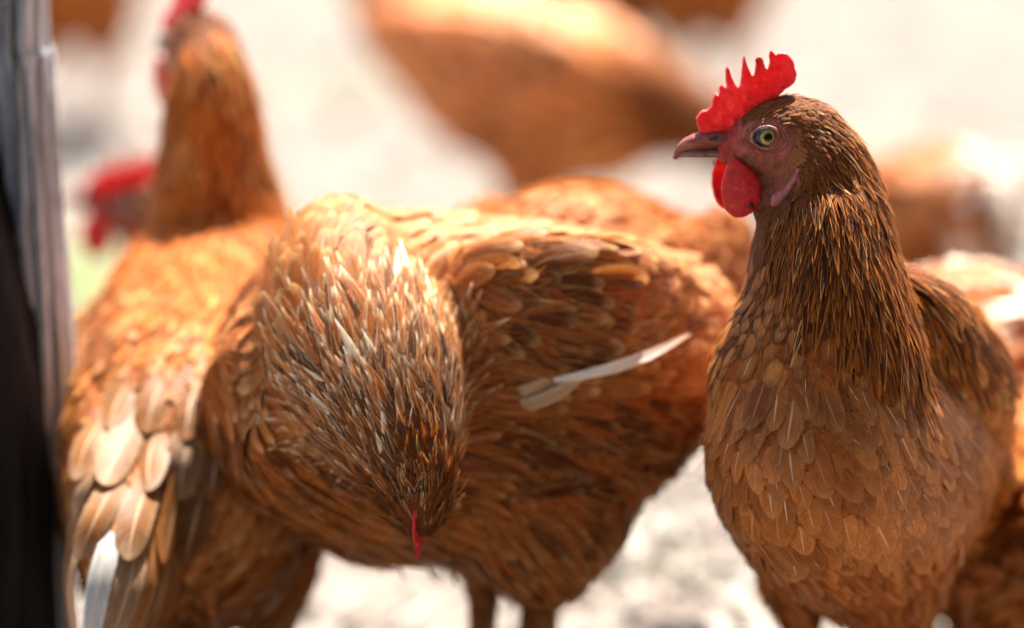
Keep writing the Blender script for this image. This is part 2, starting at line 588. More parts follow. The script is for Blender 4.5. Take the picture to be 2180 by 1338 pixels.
class Hen:
    def __init__(self, name, label, base, tubes, frame, voxel=0.0022, group=None, seed=1):
        self.base = Vector(base)
        self.frame = frame
        self.tubes = tubes + ([head_tube(frame)] if frame is not None else [])
        self.rng = np.random.RandomState(seed)
        self.seed = seed
        root = bpy.data.objects.new(name, None)
        root.empty_display_size = 0.05
        link(root)
        root.location = self.base
        root['label'] = label
        root['category'] = 'hen'
        if group:
            root['group'] = group
        self.root = root
        V, F, off = [], [], 0
        for t in self.tubes:
            V.append(t.v - np.array(self.base))
            F += [tuple(i + off for i in f) for f in t.f]
            off += len(t.v)
        me = pydata('body', np.vstack(V), F)
        me = bake(me, [('REMESH', dict(mode='VOXEL', voxel_size=voxel)), ('SMOOTH', dict(factor=0.5, iterations=int(8 * 0.0022 / voxel) + 2))])
        self.me = me
        self.body = mesh_obj('body', me, M['body'], root)
        self.v = verts_of(me) + np.array(self.base)
        me.calc_loop_triangles()
        tri = np.empty(len(me.loop_triangles) * 3, dtype=np.int32)
        me.loop_triangles.foreach_get('vertices', tri)
        self.tri = tri.reshape(-1, 3)
        self.bvh = BVHTree.FromPolygons(self.v.tolist(), self.tri.tolist())
        self.sk_c = np.vstack([t.c for t in self.tubes])
        self.sk_T = np.vstack([t.T for t in self.tubes])
        self.sk_r = np.concatenate([t.r for t in self.tubes])
        self.sk_k = np.concatenate([[i] * len(t.c) for i, t in enumerate(self.tubes)]).astype(int)
        self.sk_u = np.concatenate([np.linspace(0, 1, len(t.c)) for t in self.tubes])
        self.kinds = [t.kind for t in self.tubes]
        self.blocks = []
        self.single = []

    def info(self, p):
        """for points: nearest tube kind index, u along it, flow direction"""
        kk, uu, dd = [], [], []
        for i in range(0, len(p), 4000):
            q = p[i:i + 4000]
            d = np.linalg.norm(q[:, None, :] - self.sk_c[None], axis=2) / self.sk_r[None]
            j = d.argmin(axis=1)
            kk.append(self.sk_k[j])
            uu.append(self.sk_u[j])
            w = 1.0 / (d ** 6 + 1e-3)
            dd.append(unit(w @ self.sk_T))
        kind = np.array(self.kinds, dtype=object)[np.concatenate(kk)]
        return kind, np.concatenate(uu), np.vstack(dd)

    def headco(self, p):
        if self.frame is None:
            return np.full((len(p), 3), 9.0)
        mi = np.array(self.frame.inverted())
        return p @ mi[:3, :3].T + mi[:3, 3]

    def paint(self, fn):
        """colour of the skin and down under the feathers"""
        self.prep()
        kind, u = self.v_kind, self.v_u
        h = self.headco(self.v)
        tint, skin = fn(self, self.v, kind, u, h)
        eye = np.linalg.norm(h * np.array((1, 0.0, 1.15)), axis=1) * 50
        fd = np.stack([skin, np.clip(eye, 0, 5), np.zeros(len(h))], axis=1)
        set_attr(self.me, 'tint', 'FLOAT_COLOR', tint)
        set_attr(self.me, 'fd', 'FLOAT_COLOR', fd)

    def prep(self):
        self.v_kind, self.v_u, self.v_d = self.info(self.v)
        a, b, c = (self.v[self.tri[:, i]] for i in range(3))
        cr = np.cross(b - a, c - a)
        self.t_area = np.linalg.norm(cr, axis=1) / 2
        self.t_n = unit(cr)
        self.t_c = (a + b + c) / 3

    def sample(self, sp, mask_fn):
        i0 = self.tri[:, 0]
        ok = np.nonzero(mask_fn(self, self.t_c, self.t_n, self.v_kind[i0], self.v_u[i0]))[0]
        if len(ok) == 0:
            return (np.zeros((0, 3)),) * 5
        ar = self.t_area[ok]
        n = int(ar.sum() / (sp * sp) * 2.6) + 1
        idx = ok[self.rng.choice(len(ok), size=n, p=ar / ar.sum())]
        a, b, c = (self.v[self.tri[idx, i]] for i in range(3))
        r1, r2 = np.sqrt(self.rng.rand(n, 1)), self.rng.rand(n, 1)
        p = a * (1 - r1) + b * (r1 * (1 - r2)) + c * (r1 * r2)
        j = self.tri[idx, 0]
        nn, kind, u, d = self.t_n[idx], self.v_kind[j], self.v_u[j], self.v_d[j]
        grid, keep, s2 = {}, [], sp * sp
        cell = np.floor(p / sp).astype(int)
        pl = p.tolist()
        cl = cell.tolist()
        for i in range(len(pl)):
            x, y, z = pl[i]
            cx, cy, cz = cl[i]
            bad = False
            for dx in (-1, 0, 1):
                for dy in (-1, 0, 1):
                    for dz in (-1, 0, 1):
                        for (qx, qy, qz) in grid.get((cx + dx, cy + dy, cz + dz), ()):
                            if (qx - x) ** 2 + (qy - y) ** 2 + (qz - z) ** 2 < s2:
                                bad = True
                                break
                        if bad: break
                    if bad: break
                if bad: break
            if not bad:
                grid.setdefault((cx, cy, cz), []).append((x, y, z))
                keep.append(i)
        k = np.array(keep, dtype=int)
        return p[k], nn[k], kind[k], u[k], d[k]

    def groom(self, cls, mask_fn, colour_fn, bias=None, **over):
        P = dict(CLASSES[cls])
        P.update(over)
        p, n, kind, u, d = self.sample(P['sp'], mask_fn)
        if len(p) == 0:
            return
        if bias is not None:
            d = unit(d + bias(self, p, n, kind, u))
        F = len(p)
        rng = self.rng
        cl1, cl2 = nz(p, 90, self.seed), nz(p, 90, self.seed + 7)
        d = d + np.cross(n, d) * (0.22 * cl1 + rng.normal(0, P.get('jit', 0.13), F))[:, None]
        d = unit(d - n * (d * n).sum(1)[:, None])
        big = rng.normal(1.0, 0.13, F)
        L = P['L'] * np.clip(big + rng.normal(0, 0.10, F), 0.6, 1.5)
        W = P['W'] * np.clip(big, 0.65, 1.4) / 2
        lf = P['lift'] * (1 + 0.45 * cl2 + rng.normal(0, 0.30, F))
        if 'liftmul' in P:
            lf = lf * P['liftmul'](self, p)
        if 'lenmul' in P:
            k = P['lenmul'](self, p)
            L, W = L * k, W * np.sqrt(k)
        lf = np.clip(lf, 0.02, 1.2)
        Rn, Cn = P['rows'], P['cols']
        ts = row_t(P['prof'], Rn)
        C = np.zeros((F, Rn, 3))
        N = np.zeros((F, Rn, 3))
        near = self.bvh.find_nearest
        pl, dl, nl, Ll, lfl = p.tolist(), d.tolist(), n.tolist(), L.tolist(), lf.tolist()
        droop = P.get('droop', 0.0)
        for i in range(F):
            q, dv, nv, l = Vector(pl[i]), Vector(dl[i]), Vector(nl[i]), lfl[i]
            for r in range(Rn):
                hgt = (ts[r] ** 1.15) * l * Ll[i] - 0.0008 * (1 - ts[r])
                C[i, r] = q + nv * hgt
                N[i, r] = nv
                if r < Rn - 1:
                    step = Ll[i] * float(ts[r + 1] - ts[r])
                    q2 = q + dv * step
                    if droop: q2.z -= droop * step
                    loc, nn2, _, dist = near(q2, 0.05)
                    if loc is None:
                        q = q2
                        continue
                    if dist > step * 0.9:       # past an overhang: run straight on
                        q = q2
                        continue
                    mv = loc - q
                    q = loc
                    nv = (nn2 * 0.7 + nv * 0.3).normalized()
                    mv = mv - nv * mv.dot(nv)
                    if mv.length > 1e-7: dv = mv.normalized()
        T = unit(np.gradient(C, axis=1))
        B = unit(np.cross(N, T))
        N2 = unit(np.cross(T, B))
        roll = rng.normal(0, P.get('roll', 0.16), F)[:, None, None]
        B, N2 = B * np.cos(roll) + N2 * np.sin(roll), N2 * np.cos(roll) - B * np.sin(roll)
        w = PROF[P['prof']](ts)[None, :] * W[:, None]
        s = np.linspace(-1, 1, Cn)
        curl = P['curl']
        X = (C[:, :, None, :] + B[:, :, None, :] * (w[:, :, None] * s)[..., None]
             - N2[:, :, None, :] * (curl * w[:, :, None] * s ** 2)[..., None])
        tint, edge, shaft = colour_fn(self, p, n, kind, u)
        tint, edge = pigment(tint), pigment(edge, 0.72)
        fray = np.full(F, P['fray'])
        self.blocks.append(dict(cls=cls, ts=ts, X=X, tint=tint, edge=edge, shaft=shaft, rnd=rng.rand(F), fray=fray, tip=C[:, (Rn * 2) // 3], nrm=N2[:, (Rn * 2) // 3], L=L, W=W * 2))

    def place_feather(self, pts, width, tint, edge, shaft=0.7, fray=0.15, nrm=(0, -1, 0.2), name='wing_feather', rows=10, cols=7, curl=0.3, prof='round'):
        """one large feather along given points (world)"""
        C = catmull(np.array([tuple(q) for q in pts]), 6)
        ts = row_t(prof, rows)
        tt = ts * (len(C) - 1)
        C = np.stack([np.interp(tt, np.arange(len(C)), C[:, k]) for k in range(3)], axis=1)[None]
        T = unit(np.gradient(C, axis=1))
        nr = np.asarray(nrm, dtype=float)
        B = unit(np.cross(nr, T))
        N2 = unit(np.cross(T, B))
        w = PROF[prof](ts)[None] * width / 2
        s = np.linspace(-1, 1, cols)
        X = C[:, :, None, :] + B[:, :, None, :] * (w[:, :, None] * s)[..., None] - N2[:, :, None, :] * (curl * w[:, :, None] * s ** 2)[..., None]
        blk = dict(ts=ts, X=X, tint=np.array([tint]), edge=np.array([edge]), shaft=np.array([shaft]), rnd=self.rng.rand(1), fray=np.array([fray]))
        me = self.feather_mesh(name, [(blk, np.array([0]))])
        return mesh_obj(name, me, M['feather'], self.root)

    def feather_mesh(self, name, picks):
        V, A, Fc, MI, off = [], {'st': [], 'tint': [], 'edge': [], 'fd': []}, [], [], 0
        base = np.array(self.base)
        for blk, idx in picks:
            if len(idx) == 0:
                continue
            X = blk['X'][idx]
            F, Rn, Cn, _ = X.shape
            V.append(X.reshape(-1, 3) - base)
            s = np.linspace(-1, 1, Cn)
            t = blk['ts']
            st = np.zeros((Rn, Cn, 3))
            st[:, :, 0], st[:, :, 1] = s[None, :], t[:, None]
            A['st'].append(np.tile(st.reshape(-1, 3), (F, 1)))
            k = Rn * Cn
            for q in ('tint', 'edge'):
                A[q].append(np.repeat(blk[q][idx], k, axis=0))
            A['fd'].append(np.repeat(np.stack([blk['shaft'][idx], blk['rnd'][idx], blk['fray'][idx]], axis=1), k, axis=0))
            i0 = (np.arange(Rn - 1)[:, None] * Cn + np.arange(Cn - 1)[None, :]).ravel()
            q = np.stack([i0, i0 + 1, i0 + 1 + Cn, i0 + Cn], axis=1)
            Fc.append((q[None] + (np.arange(F) * k)[:, None, None] + off).reshape(-1, 4))
            MI.append(np.full(F * len(i0), 1 if blk.get('cls') in ('hackle', 'crown', 'cheek', 'down', 'barb') else 0, dtype=np.int32))
            off += F * k
        V, Fc = np.vstack(V), np.vstack(Fc)
        me = bpy.data.meshes.new(name)
        me.vertices.add(len(V))
        me.vertices.foreach_set('co', V.astype(np.float32).ravel())
        me.loops.add(len(Fc) * 4)
        me.loops.foreach_set('vertex_index', Fc.astype(np.int32).ravel())
        me.polygons.add(len(Fc))
        me.polygons.foreach_set('loop_start', (np.arange(len(Fc)) * 4).astype(np.int32))
        me.materials.append(M['feather'])
        me.materials.append(M['strand'])
        me.polygons.foreach_set('material_index', np.concatenate(MI))
        me.update(calc_edges=True)
        me.shade_smooth()
        set_attr(me, 'st', 'FLOAT_VECTOR', np.vstack(A['st']))
        for q in ('tint', 'edge', 'fd'):
            set_attr(me, q, 'FLOAT_COLOR', np.vstack(A[q]))
        return me

    def finish(self, singles=0, blockers=()):
        """the largest feathers in view become objects, the rest one mass"""
        chosen = {}
        if singles:
            cand = []
            cam_np = np.array(CAM)
            for bi, b in enumerate(self.blocks):
                if b['cls'] in ('down', 'barb', 'cheek', 'crown'):
                    continue
                vd = unit(cam_np - b['tip'])
                fac = (vd * b['nrm']).sum(1)
                sz = b['L'] * np.minimum(b['W'], 0.02) * np.clip(fac, 0, 1)
                for i in np.nonzero(fac > 0.25)[0]:
                    cand.append((-sz[i], bi, int(i)))
            cand.sort()
            for ms, bi, i in cand:
                b = self.blocks[bi]
                p = b['tip'][i]
                x, y = project(p)
                if not (10 < x < 2170 and 10 < y < 1328):
                    continue
                o = Vector(p) + Vector(b['nrm'][i]) * 0.004
                dv = (CAM - o).normalized()
                if any(bv.ray_cast(o, dv, 1.5)[0] is not None for bv in blockers):
                    continue
                chosen.setdefault(bi, set()).add(i)
                singles -= 1
                if singles <= 0:
                    break
        rest = []
        for bi, b in enumerate(self.blocks):
            F = len(b['tint'])
            m = np.ones(F, dtype=bool)
            for i in sorted(chosen.get(bi, ())):
                m[i] = False
                me = self.feather_mesh('feather', [(b, np.array([i]))])
                mesh_obj('wing_feather' if b['cls'] == 'wing' else 'feather', me, M['feather'], self.root)
            rest.append((b, np.nonzero(m)[0]))
        if rest:
            me = self.feather_mesh('plumage', rest)
            o = mesh_obj('plumage', me, M['feather'], self.root)
            o['kind'] = 'stuff'
        self.blocks = []

    def head_parts(self, full=True, comb_width=1.0):
        fm = Matrix.Translation(-self.base) @ self.frame
        def part(name, key, mat, m=Matrix.Identity(4), parent=None, pm=None):
            o = bpy.data.objects.new(name, HEAD[key])
            if not HEAD[key].materials:
                HEAD[key].materials.append(M[mat])
            link(o, parent or self.root)
            o.matrix_local = (fm @ m) if parent is None else m
            return o
        part('comb', 'comb', 'comb', Matrix.Diagonal((1, comb_width, 0.5 + 0.5 * comb_width, 1)))
        part('wattle', 'wattle', 'comb', Matrix.Translation((0, 0.0128, 0)) @ Matrix.Rotation(R(-4), 4, 'X'))
        part('wattle', 'wattle', 'comb', Matrix.Translation((0.0035, -0.0085, 0.001)) @ Matrix.Diagonal((1, -1, 1, 1)) @ Matrix.Rotation(R(-6), 4, 'X'))
        part('upper_beak', 'upper_beak', 'beak')
        part('lower_beak', 'lower_beak', 'beak_pale')
        for sgn in (1, -1):
            # meshes bulge to -Y; in the head frame the side with +Y is the bird's left
            mm = Matrix.Translation((0, 0.0142 * sgn, 0)) @ (Matrix.Diagonal((1, -1, 1, 1)) if sgn > 0 else Matrix.Identity(4)) @ Matrix.Rotation(R(-6), 4, 'Z')
            e = part('eye', 'eyeball', 'sclera', mm)
            part('iris', 'iris', 'iris', Matrix.Identity(4), e)
            part('pupil', 'pupil', 'pupil', Matrix.Identity(4), e)
            if full:
                part('eyelid', 'eyelid', 'eyelid', Matrix.Translation((0.0001, 0, 0)), e)
                part('ear_lobe', 'ear_lobe', 'ear_lobe', Matrix.Translation((0, 0.0195 * sgn if sgn > 0 else -0.0135, 0)) @ (Matrix.Identity(4) if sgn > 0 else Matrix.Translation((-0.004, 0, 0))))
                x, z = hxy(368, 618)
                part('nostril', 'nostril', 'dark', Matrix.Translation((x, 0.0066 * sgn, z)) @ Matrix.Rotation(R(15), 4, 'Y'))

def face_mask(h):
    """bare skin round the eye and beak, in head coordinates"""
    x, y, z = h[:, 0], h[:, 1], h[:, 2]
    bare = (x > 0.011) | (((x + 0.000) / 0.0120) ** 2 + ((z + 0.0015) / 0.0092) ** 2 < 1) & (np.abs(y) > 0.004)
    return bare & (np.linalg.norm(h, axis=1) < 0.05)

def under_paint(hen, v, kind, u, h):
    tint = np.tile(pigment(RUFOUS) * 0.95, (len(v), 1))
    neck = (kind == 'neck') | (kind == 'head')
    tint[neck] = BROWN * 0.8
    skin = np.zeros(len(v))
    fm = face_mask(h)
    near = np.linalg.norm(h, axis=1) < 0.035
    cheek = near & (h[:, 2] < 0.004) & (h[:, 0] > -0.016)
    tint[cheek] = np.array((0.33, 0.11, 0.065))
    tint[fm] = np.array((0.47, 0.135, 0.095))
    d = np.linalg.norm(h - np.array((0.016, 0, -0.004)), axis=1)
    tint = lerp(tint, np.array((0.46, 0.030, 0.030)), sstep(d, 0.015, 0.006) * near)
    skin[fm | cheek] = 1.0
    sh = kind == 'shank'
    tint[sh] = np.array((0.34, 0.16, 0.06))
    return tint, skin

def hackle_col(hen, p, n, kind, u, gold=0.5, pale=0.14):
    F = len(p)
    r = hen.rng.rand(F)
    q = np.clip(0.5 + 0.45 * nz(p, 55, hen.seed + 3) + hen.rng.normal(0, 0.25, F), 0, 1)
    tint = lerp(np.tile(DARK * 0.7, (F, 1)), np.tile(BROWN * 1.1, (F, 1)), q)
    edge = lerp(np.tile(BROWN * 0.7, (F, 1)), np.tile(GOLD, (F, 1)), np.clip(q * 0.6 + gold * hen.rng.rand(F), 0, 1))
    pl = r < pale
    edge[pl] = lerp(edge[pl], np.tile(np.array((0.78, 0.52, 0.27)), (pl.sum(), 1)), hen.rng.uniform(0.4, 0.9, pl.sum()))
    return tint, edge, np.where(r < 0.12, 0.6, 0.05)

def body_col(hen, p, n, kind, u, base=RUFOUS, lo=BROWN, pale=BUFF, paleness=None, edge_dark=0.0, shaft=0.5, var=0.3):
    F = len(p)
    q = np.clip(0.55 + 0.5 * nz(p, 40, hen.seed + 5) * var / 0.3 + hen.rng.normal(0, var * 0.7, F), 0, 1)
    tint = lerp(np.tile(lo * 1.3, (F, 1)), np.tile(base, (F, 1)), q)
    tint = tint * hen.rng.uniform(0.85, 1.15, (F, 1))
    if paleness is not None:
        tint = lerp(tint, np.tile(pale, (F, 1)), np.clip(paleness(hen, p, n), 0, 1))
    if edge_dark > 0:
        edge = tint * (1 - edge_dark)
    else:
        edge = lerp(tint, np.tile(pale, (F, 1)), np.full(F, -edge_dark) * hen.rng.uniform(0.4, 1.3, F))
    return tint, np.clip(edge, 0, 0.85), np.clip(hen.rng.normal(shaft, 0.28, F), 0, 1) ** 1.3

def shank_tubes(knee, foot, out, r=0.0055):
    """scaly lower leg with three toes forward and one back; knee, foot are world points"""
    k, f = Vector(knee), Vector(foot)
    o = Vector((out[0], out[1], 0)).normalized()
    s = Vector((-o.y, o.x, 0))
    T = [Tube('shank', [(*(k + (f - k) * t), r * w, r * w) for t, w in ((0, 1.5), (0.3, 1.05), (0.7, 0.95), (1.0, 1.1))], (1, 0, 0.1), 1, 5, 12)]
    for a, L in ((0, 0.055), (0.6, 0.045), (-0.6, 0.045), (math.pi, 0.022)):
        dv = o * math.cos(a) + s * math.sin(a)
        rows = [(*(f + dv * (L * t) + Vector((0, 0, 0.004 - 0.003 * t))), r * w, r * w) for t, w in ((0, 0.9), (0.5, 0.75), (0.9, 0.6), (1.0, 0.2))]
        T.append(Tube('shank', rows, (0, 0, 1), 1, 5, 10))
    return T

# ------------------------------------------------------------------ ground
def ground_mat():
    g = NT('ground')
    co = g.coord()
    n1 = g.noise(co, 2.2, 4.0, 0.6)
    n2 = g.noise(co, 14.0, 5.0, 0.65)
    n3 = g.noise(co, 70.0, 4.0, 0.7)
    c = g.ramp(n2, [(0.25, (0.160, 0.128, 0.107)), (0.5, (0.190, 0.157, 0.134)), (0.75, (0.220, 0.186, 0.162))])
    c = g.mix(g.step(n3, 0.35, 0.7, 0.22, 0.0), c, (0.10, 0.08, 0.07, 1))
    green = g.math('MULTIPLY', g.step(n1, 0.52, 0.68), 0.30)
    c = g.mix(green, c, (0.17, 0.22, 0.08, 1))
    p = g.n('ShaderNodeBsdfPrincipled', Roughness=0.9)
    g.set(p.inputs['Base Color'], c)
    p.inputs['Specular IOR Level'].default_value = 0.2
    g.set(p.inputs['Normal'], g.bump(g.math('ADD', n2, g.math('MULTIPLY', n3, 0.5)), 0.35, 0.01))
    return g.finish(p.outputs[0])

def build_ground():
    # fine mesh where the picture looks, then ever wider rings out to the horizon
    xs = np.concatenate([-np.geomspace(1500, 3.2, 14), np.linspace(-3, 3, 121), np.geomspace(3.2, 1500, 14)])
    ys = np.concatenate([-np.geomspace(1500, 2.2, 14), np.linspace(-2, 7, 161), np.geomspace(7.2, 1500, 14)])
    X, Y = np.meshgrid(xs, ys)
    p = np.stack([X.ravel(), Y.ravel(), np.zeros(X.size)], axis=1)
    fade = np.clip(1 - np.maximum(np.abs(p[:, 0]) - 3, np.abs(p[:, 1] - 2.5) - 4.5) / 3, 0, 1)
    p[:, 2] = (0.012 * nz(p, 2.3, 11) + 0.006 * nz(p, 7.0, 12) + 0.003 * nz(p, 19.0, 13)) * fade - 0.012
    nx = len(xs)
    f = [(j * nx + i, j * nx + i + 1, (j + 1) * nx + i + 1, (j + 1) * nx + i) for j in range(len(ys) - 1) for i in range(nx - 1)]
    me = pydata('ground', p, f)
    o = mesh_obj('ground', me, ground_mat())
    o['kind'] = 'structure'
    return o
build_ground()

def scatter_litter():
    rng = np.random.RandomState(4)
    # straw and dry leaf litter, and small stones: far too many to count
    V, F = [], []
    for i in range(5200):
        d = rng.uniform(1.7, 7.0)
        x = rng.uniform(-0.24, 0.24) * d
        y = d - 1.6
        L, w = rng.uniform(0.012, 0.05), rng.uniform(0.0012, 0.005)
        a = rng.uniform(0, 6.28)
        dx, dy = math.cos(a) * L, math.sin(a) * L
        wx, wy = -math.sin(a) * w, math.cos(a) * w
        z = rng.uniform(0.0, 0.006)
        dz = rng.uniform(-0.002, 0.008)
        k = len(V)
        V += [(x - dx - wx, y - dy - wy, z), (x - dx + wx, y - dy + wy, z), (x + wx * 1.2, y + wy * 1.2, z + dz + 0.003), (x - wx * 1.2, y - wy * 1.2, z + dz + 0.003),
              (x + dx + wx * 0.4, y + dy + wy * 0.4, z + dz), (x + dx - wx * 0.4, y + dy - wy * 0.4, z + dz)]
        F += [(k, k + 3, k + 2, k + 1), (k + 3, k + 5, k + 4, k + 2)]
    m = simple_mat('straw', [(0.3, (0.11, 0.085, 0.065)), (0.5, (0.20, 0.17, 0.14)), (0.75, (0.27, 0.24, 0.20))], 9.0, 0.7, 0.3)
    o = mesh_obj('straw_litter', pydata('straw_litter', V, F), m)
    o['kind'] = 'stuff'
    V, F = [], []
    ico = [(0, 0, 1)] + [(math.cos(a) * 0.9, math.sin(a) * 0.9, 0.35) for a in np.linspace(0, 6.28, 7)[:-1]] + [(math.cos(a + .5), math.sin(a + .5), -0.4) for a in np.linspace(0, 6.28, 7)[:-1]]
    for i in range(2600):
        d = rng.uniform(1.7, 7.0)
        x, y = rng.uniform(-0.24, 0.24) * d, d - 1.6
        r = rng.uniform(0.003, 0.010) if rng.rand() < 0.93 else rng.uniform(0.010, 0.018)
        sc = rng.uniform(0.7, 1.3, 3) * (1, 1, 0.6)
        k = len(V)
        for q in ico:
            jit = rng.uniform(0.85, 1.15)
            V.append((x + q[0] * r * sc[0] * jit, y + q[1] * r * sc[1] * jit, q[2] * r * sc[2] * jit - 0.002))
        for j in range(6):
            b, c = 1 + j, 1 + (j + 1) % 6
            F += [(k, k + b, k + c), (k + b, k + b + 6, k + c), (k + c, k + b + 6, k + c + 6)]
    m = simple_mat('pebble', [(0.3, (0.11, 0.10, 0.095)), (0.5, (0.18, 0.165, 0.155)), (0.75, (0.26, 0.245, 0.235))], 12.0, 0.8, 0.4)
    o = mesh_obj('gravel', pydata('gravel', V, F), m)
    o['kind'] = 'stuff'
scatter_litter()

def grass_tuft(label, px, py, n, h, seed):
    rng = np.random.RandomState(seed)
    d = FWD + RGT * ((px - 1090) / FPX) + UPV * ((669 - py) / FPX)
    g0 = CAM + d * (-CAM.z / d.z)
    V, F = [], []
    for i in range(n):
        a, rr = rng.uniform(0, 6.28), 0.05 * math.sqrt(rng.rand())
        bx, by = rr * math.cos(a), rr * math.sin(a)
        b2 = rng.uniform(0, 6.28)
        lean = rng.uniform(0.1, 0.7)
        L, w = h * rng.uniform(0.5, 1.2), rng.uniform(0.0015, 0.003)
        wx, wy = -math.sin(b2) * w, math.cos(b2) * w
        k = len(V)
        for t in (0, 0.35, 0.7, 1.0):
            o = lean * L * t * t
            ww = 1 - t * 0.95
            x, y, z = bx + math.cos(b2) * o, by + math.sin(b2) * o, L * t * (1 - 0.25 * lean * t) - 0.01
            V += [(x - wx * ww, y - wy * ww, z), (x + wx * ww, y + wy * ww, z)]
        F += [(k + 2 * j, k + 2 * j + 1, k + 2 * j + 3, k + 2 * j + 2) for j in range(3)]
    if 'grass' not in M:
        M['grass'] = simple_mat('grass', [(0.3, (0.06, 0.12, 0.015)), (0.7, (0.16, 0.26, 0.04))], 40, 0.5, 0.1, translucent=(0.16, 0.28, 0.03))
    o = mesh_obj('grass_tuft', pydata('grass_tuft', V, F), M['grass'])
    o.location = g0
    o['label'] = label
    o['category'] = 'grass'
    o['group'] = 'grass tufts in the yard'
grass_tuft('small bright green grass tuft beside the grey wooden post', 172, 640, 45, 0.09, 1)

# ------------------------------------------------------------------ weathered post
def wood_mat():
    g = NT('weathered_wood')
    co = g.coord()
    gv = g.scalevec(co, (1, 1, 0.045))
    n1 = g.noise(gv, 95.0, 6.0, 0.7)
    n2 = g.noise(gv, 420.0, 4.0, 0.7)
    n3 = g.noise(g.scalevec(co, (1, 1, 0.35)), 26.0, 5.0, 0.65)
    c = g.ramp(n1, [(0.36, (0.07, 0.075, 0.085)), (0.48, (0.46, 0.49, 0.53)), (0.62, (0.74, 0.77, 0.80))])
    c = g.mix(g.step(n3, 0.60, 0.78, 0.0, 0.35), c, (0.26, 0.17, 0.11, 1))
    c = g.mix(g.step(n2, 0.36, 0.50, 0.8, 0.0), c, (0.03, 0.025, 0.025, 1))
    p = g.n('ShaderNodeBsdfPrincipled', Roughness=0.75)
    g.set(p.inputs['Base Color'], c)
    g.set(p.inputs['Normal'], g.bump(g.math('ADD', n1, g.math('MULTIPLY', n2, 0.6)), 0.9, 0.004))
    return g.finish(p.outputs[0])
M['wood'] = wood_mat()
M['shaded_wood'] = simple_mat('shaded_charred_wood', [(0.3, (0.006, 0.006, 0.008)), (0.6, (0.022, 0.018, 0.017)), (0.8, (0.09, 0.075, 0.065))], 45.0, 0.85, 0.9, 0.006, stretch=(1, 1, 0.12), spec=0.2)  # charred wood, with the shade on this face darkened into the colour

def log_mesh(name, path, seed, amp, rings=90, segs=44, crack=0.3):
    """path: (px, py, Y, r_x, r_y metres) from top to bottom"""
    rows = []
    for px, py, Y, rx, ry in path:
        p = at(px, py, Y)
        rows.append((p.x, p.y, p.z, rx, ry))
    S = catmull(rows, max(2, rings // (len(rows) - 1)))
    rng = np.random.RandomState(seed)
    th = np.linspace(0, 2 * math.pi, segs, endpoint=False)
    prof = np.zeros(segs)
    for k in range(2, 11):
        prof += rng.normal() * np.cos(k * th + rng.uniform(0, 6.28)) / k
    cr = [(rng.uniform(0, 6.28), rng.uniform(0.03, 0.09)) for _ in range(7)]
    V, F = [], []
    for i, (x, y, z, rx, ry) in enumerate(S):
        rad = 1 + amp * prof * (1 + 0.25 * math.sin(z * 9 + seed))
        for a, w in cr:
            dd = np.abs((th - a - 0.25 * math.sin(z * 6 + a) + math.pi) % (2 * math.pi) - math.pi)
            rad -= crack * np.exp(-(dd / w) ** 2)
        pts = np.stack([x + rx * rad * np.cos(th), y + ry * rad * np.sin(th), np.full(segs, z)], axis=1)
        pts[:, :2] += (0.0022 * nz(pts * (1, 1, 0.15), 330, seed) + 0.0030 * nz(pts * (1, 1, 0.3), 90, seed + 1))[:, None] * np.stack([np.cos(th), np.sin(th)], axis=1)
        V += pts.tolist()
    n = len(S)
    for i in range(n - 1):
        for j in range(segs):
            k = (j + 1) % segs
            F.append((i * segs + j, i * segs + k, (i + 1) * segs + k, (i + 1) * segs + j))
    F.append(tuple(range(segs)))
    F.append(tuple((n - 1) * segs + j for j in range(segs - 1, -1, -1)))
    return pydata(name, V, F)

def board_mesh(name, boxes):
    V, F = [], []
    for (x0, x1, y0, y1, z0, z1) in boxes:
        k = len(V)
        V += [(x0, y0, z0), (x1, y0, z0), (x1, y1, z0), (x0, y1, z0), (x0, y0, z1), (x1, y0, z1), (x1, y1, z1), (x0, y1, z1)]
        F += [tuple(k + i for i in f) for f in ((0, 3, 2, 1), (4, 5, 6, 7), (0, 1, 5, 4), (1, 2, 6, 5), (2, 3, 7, 6), (3, 0, 4, 7))]
    return pydata(name, V, F, smooth=False)

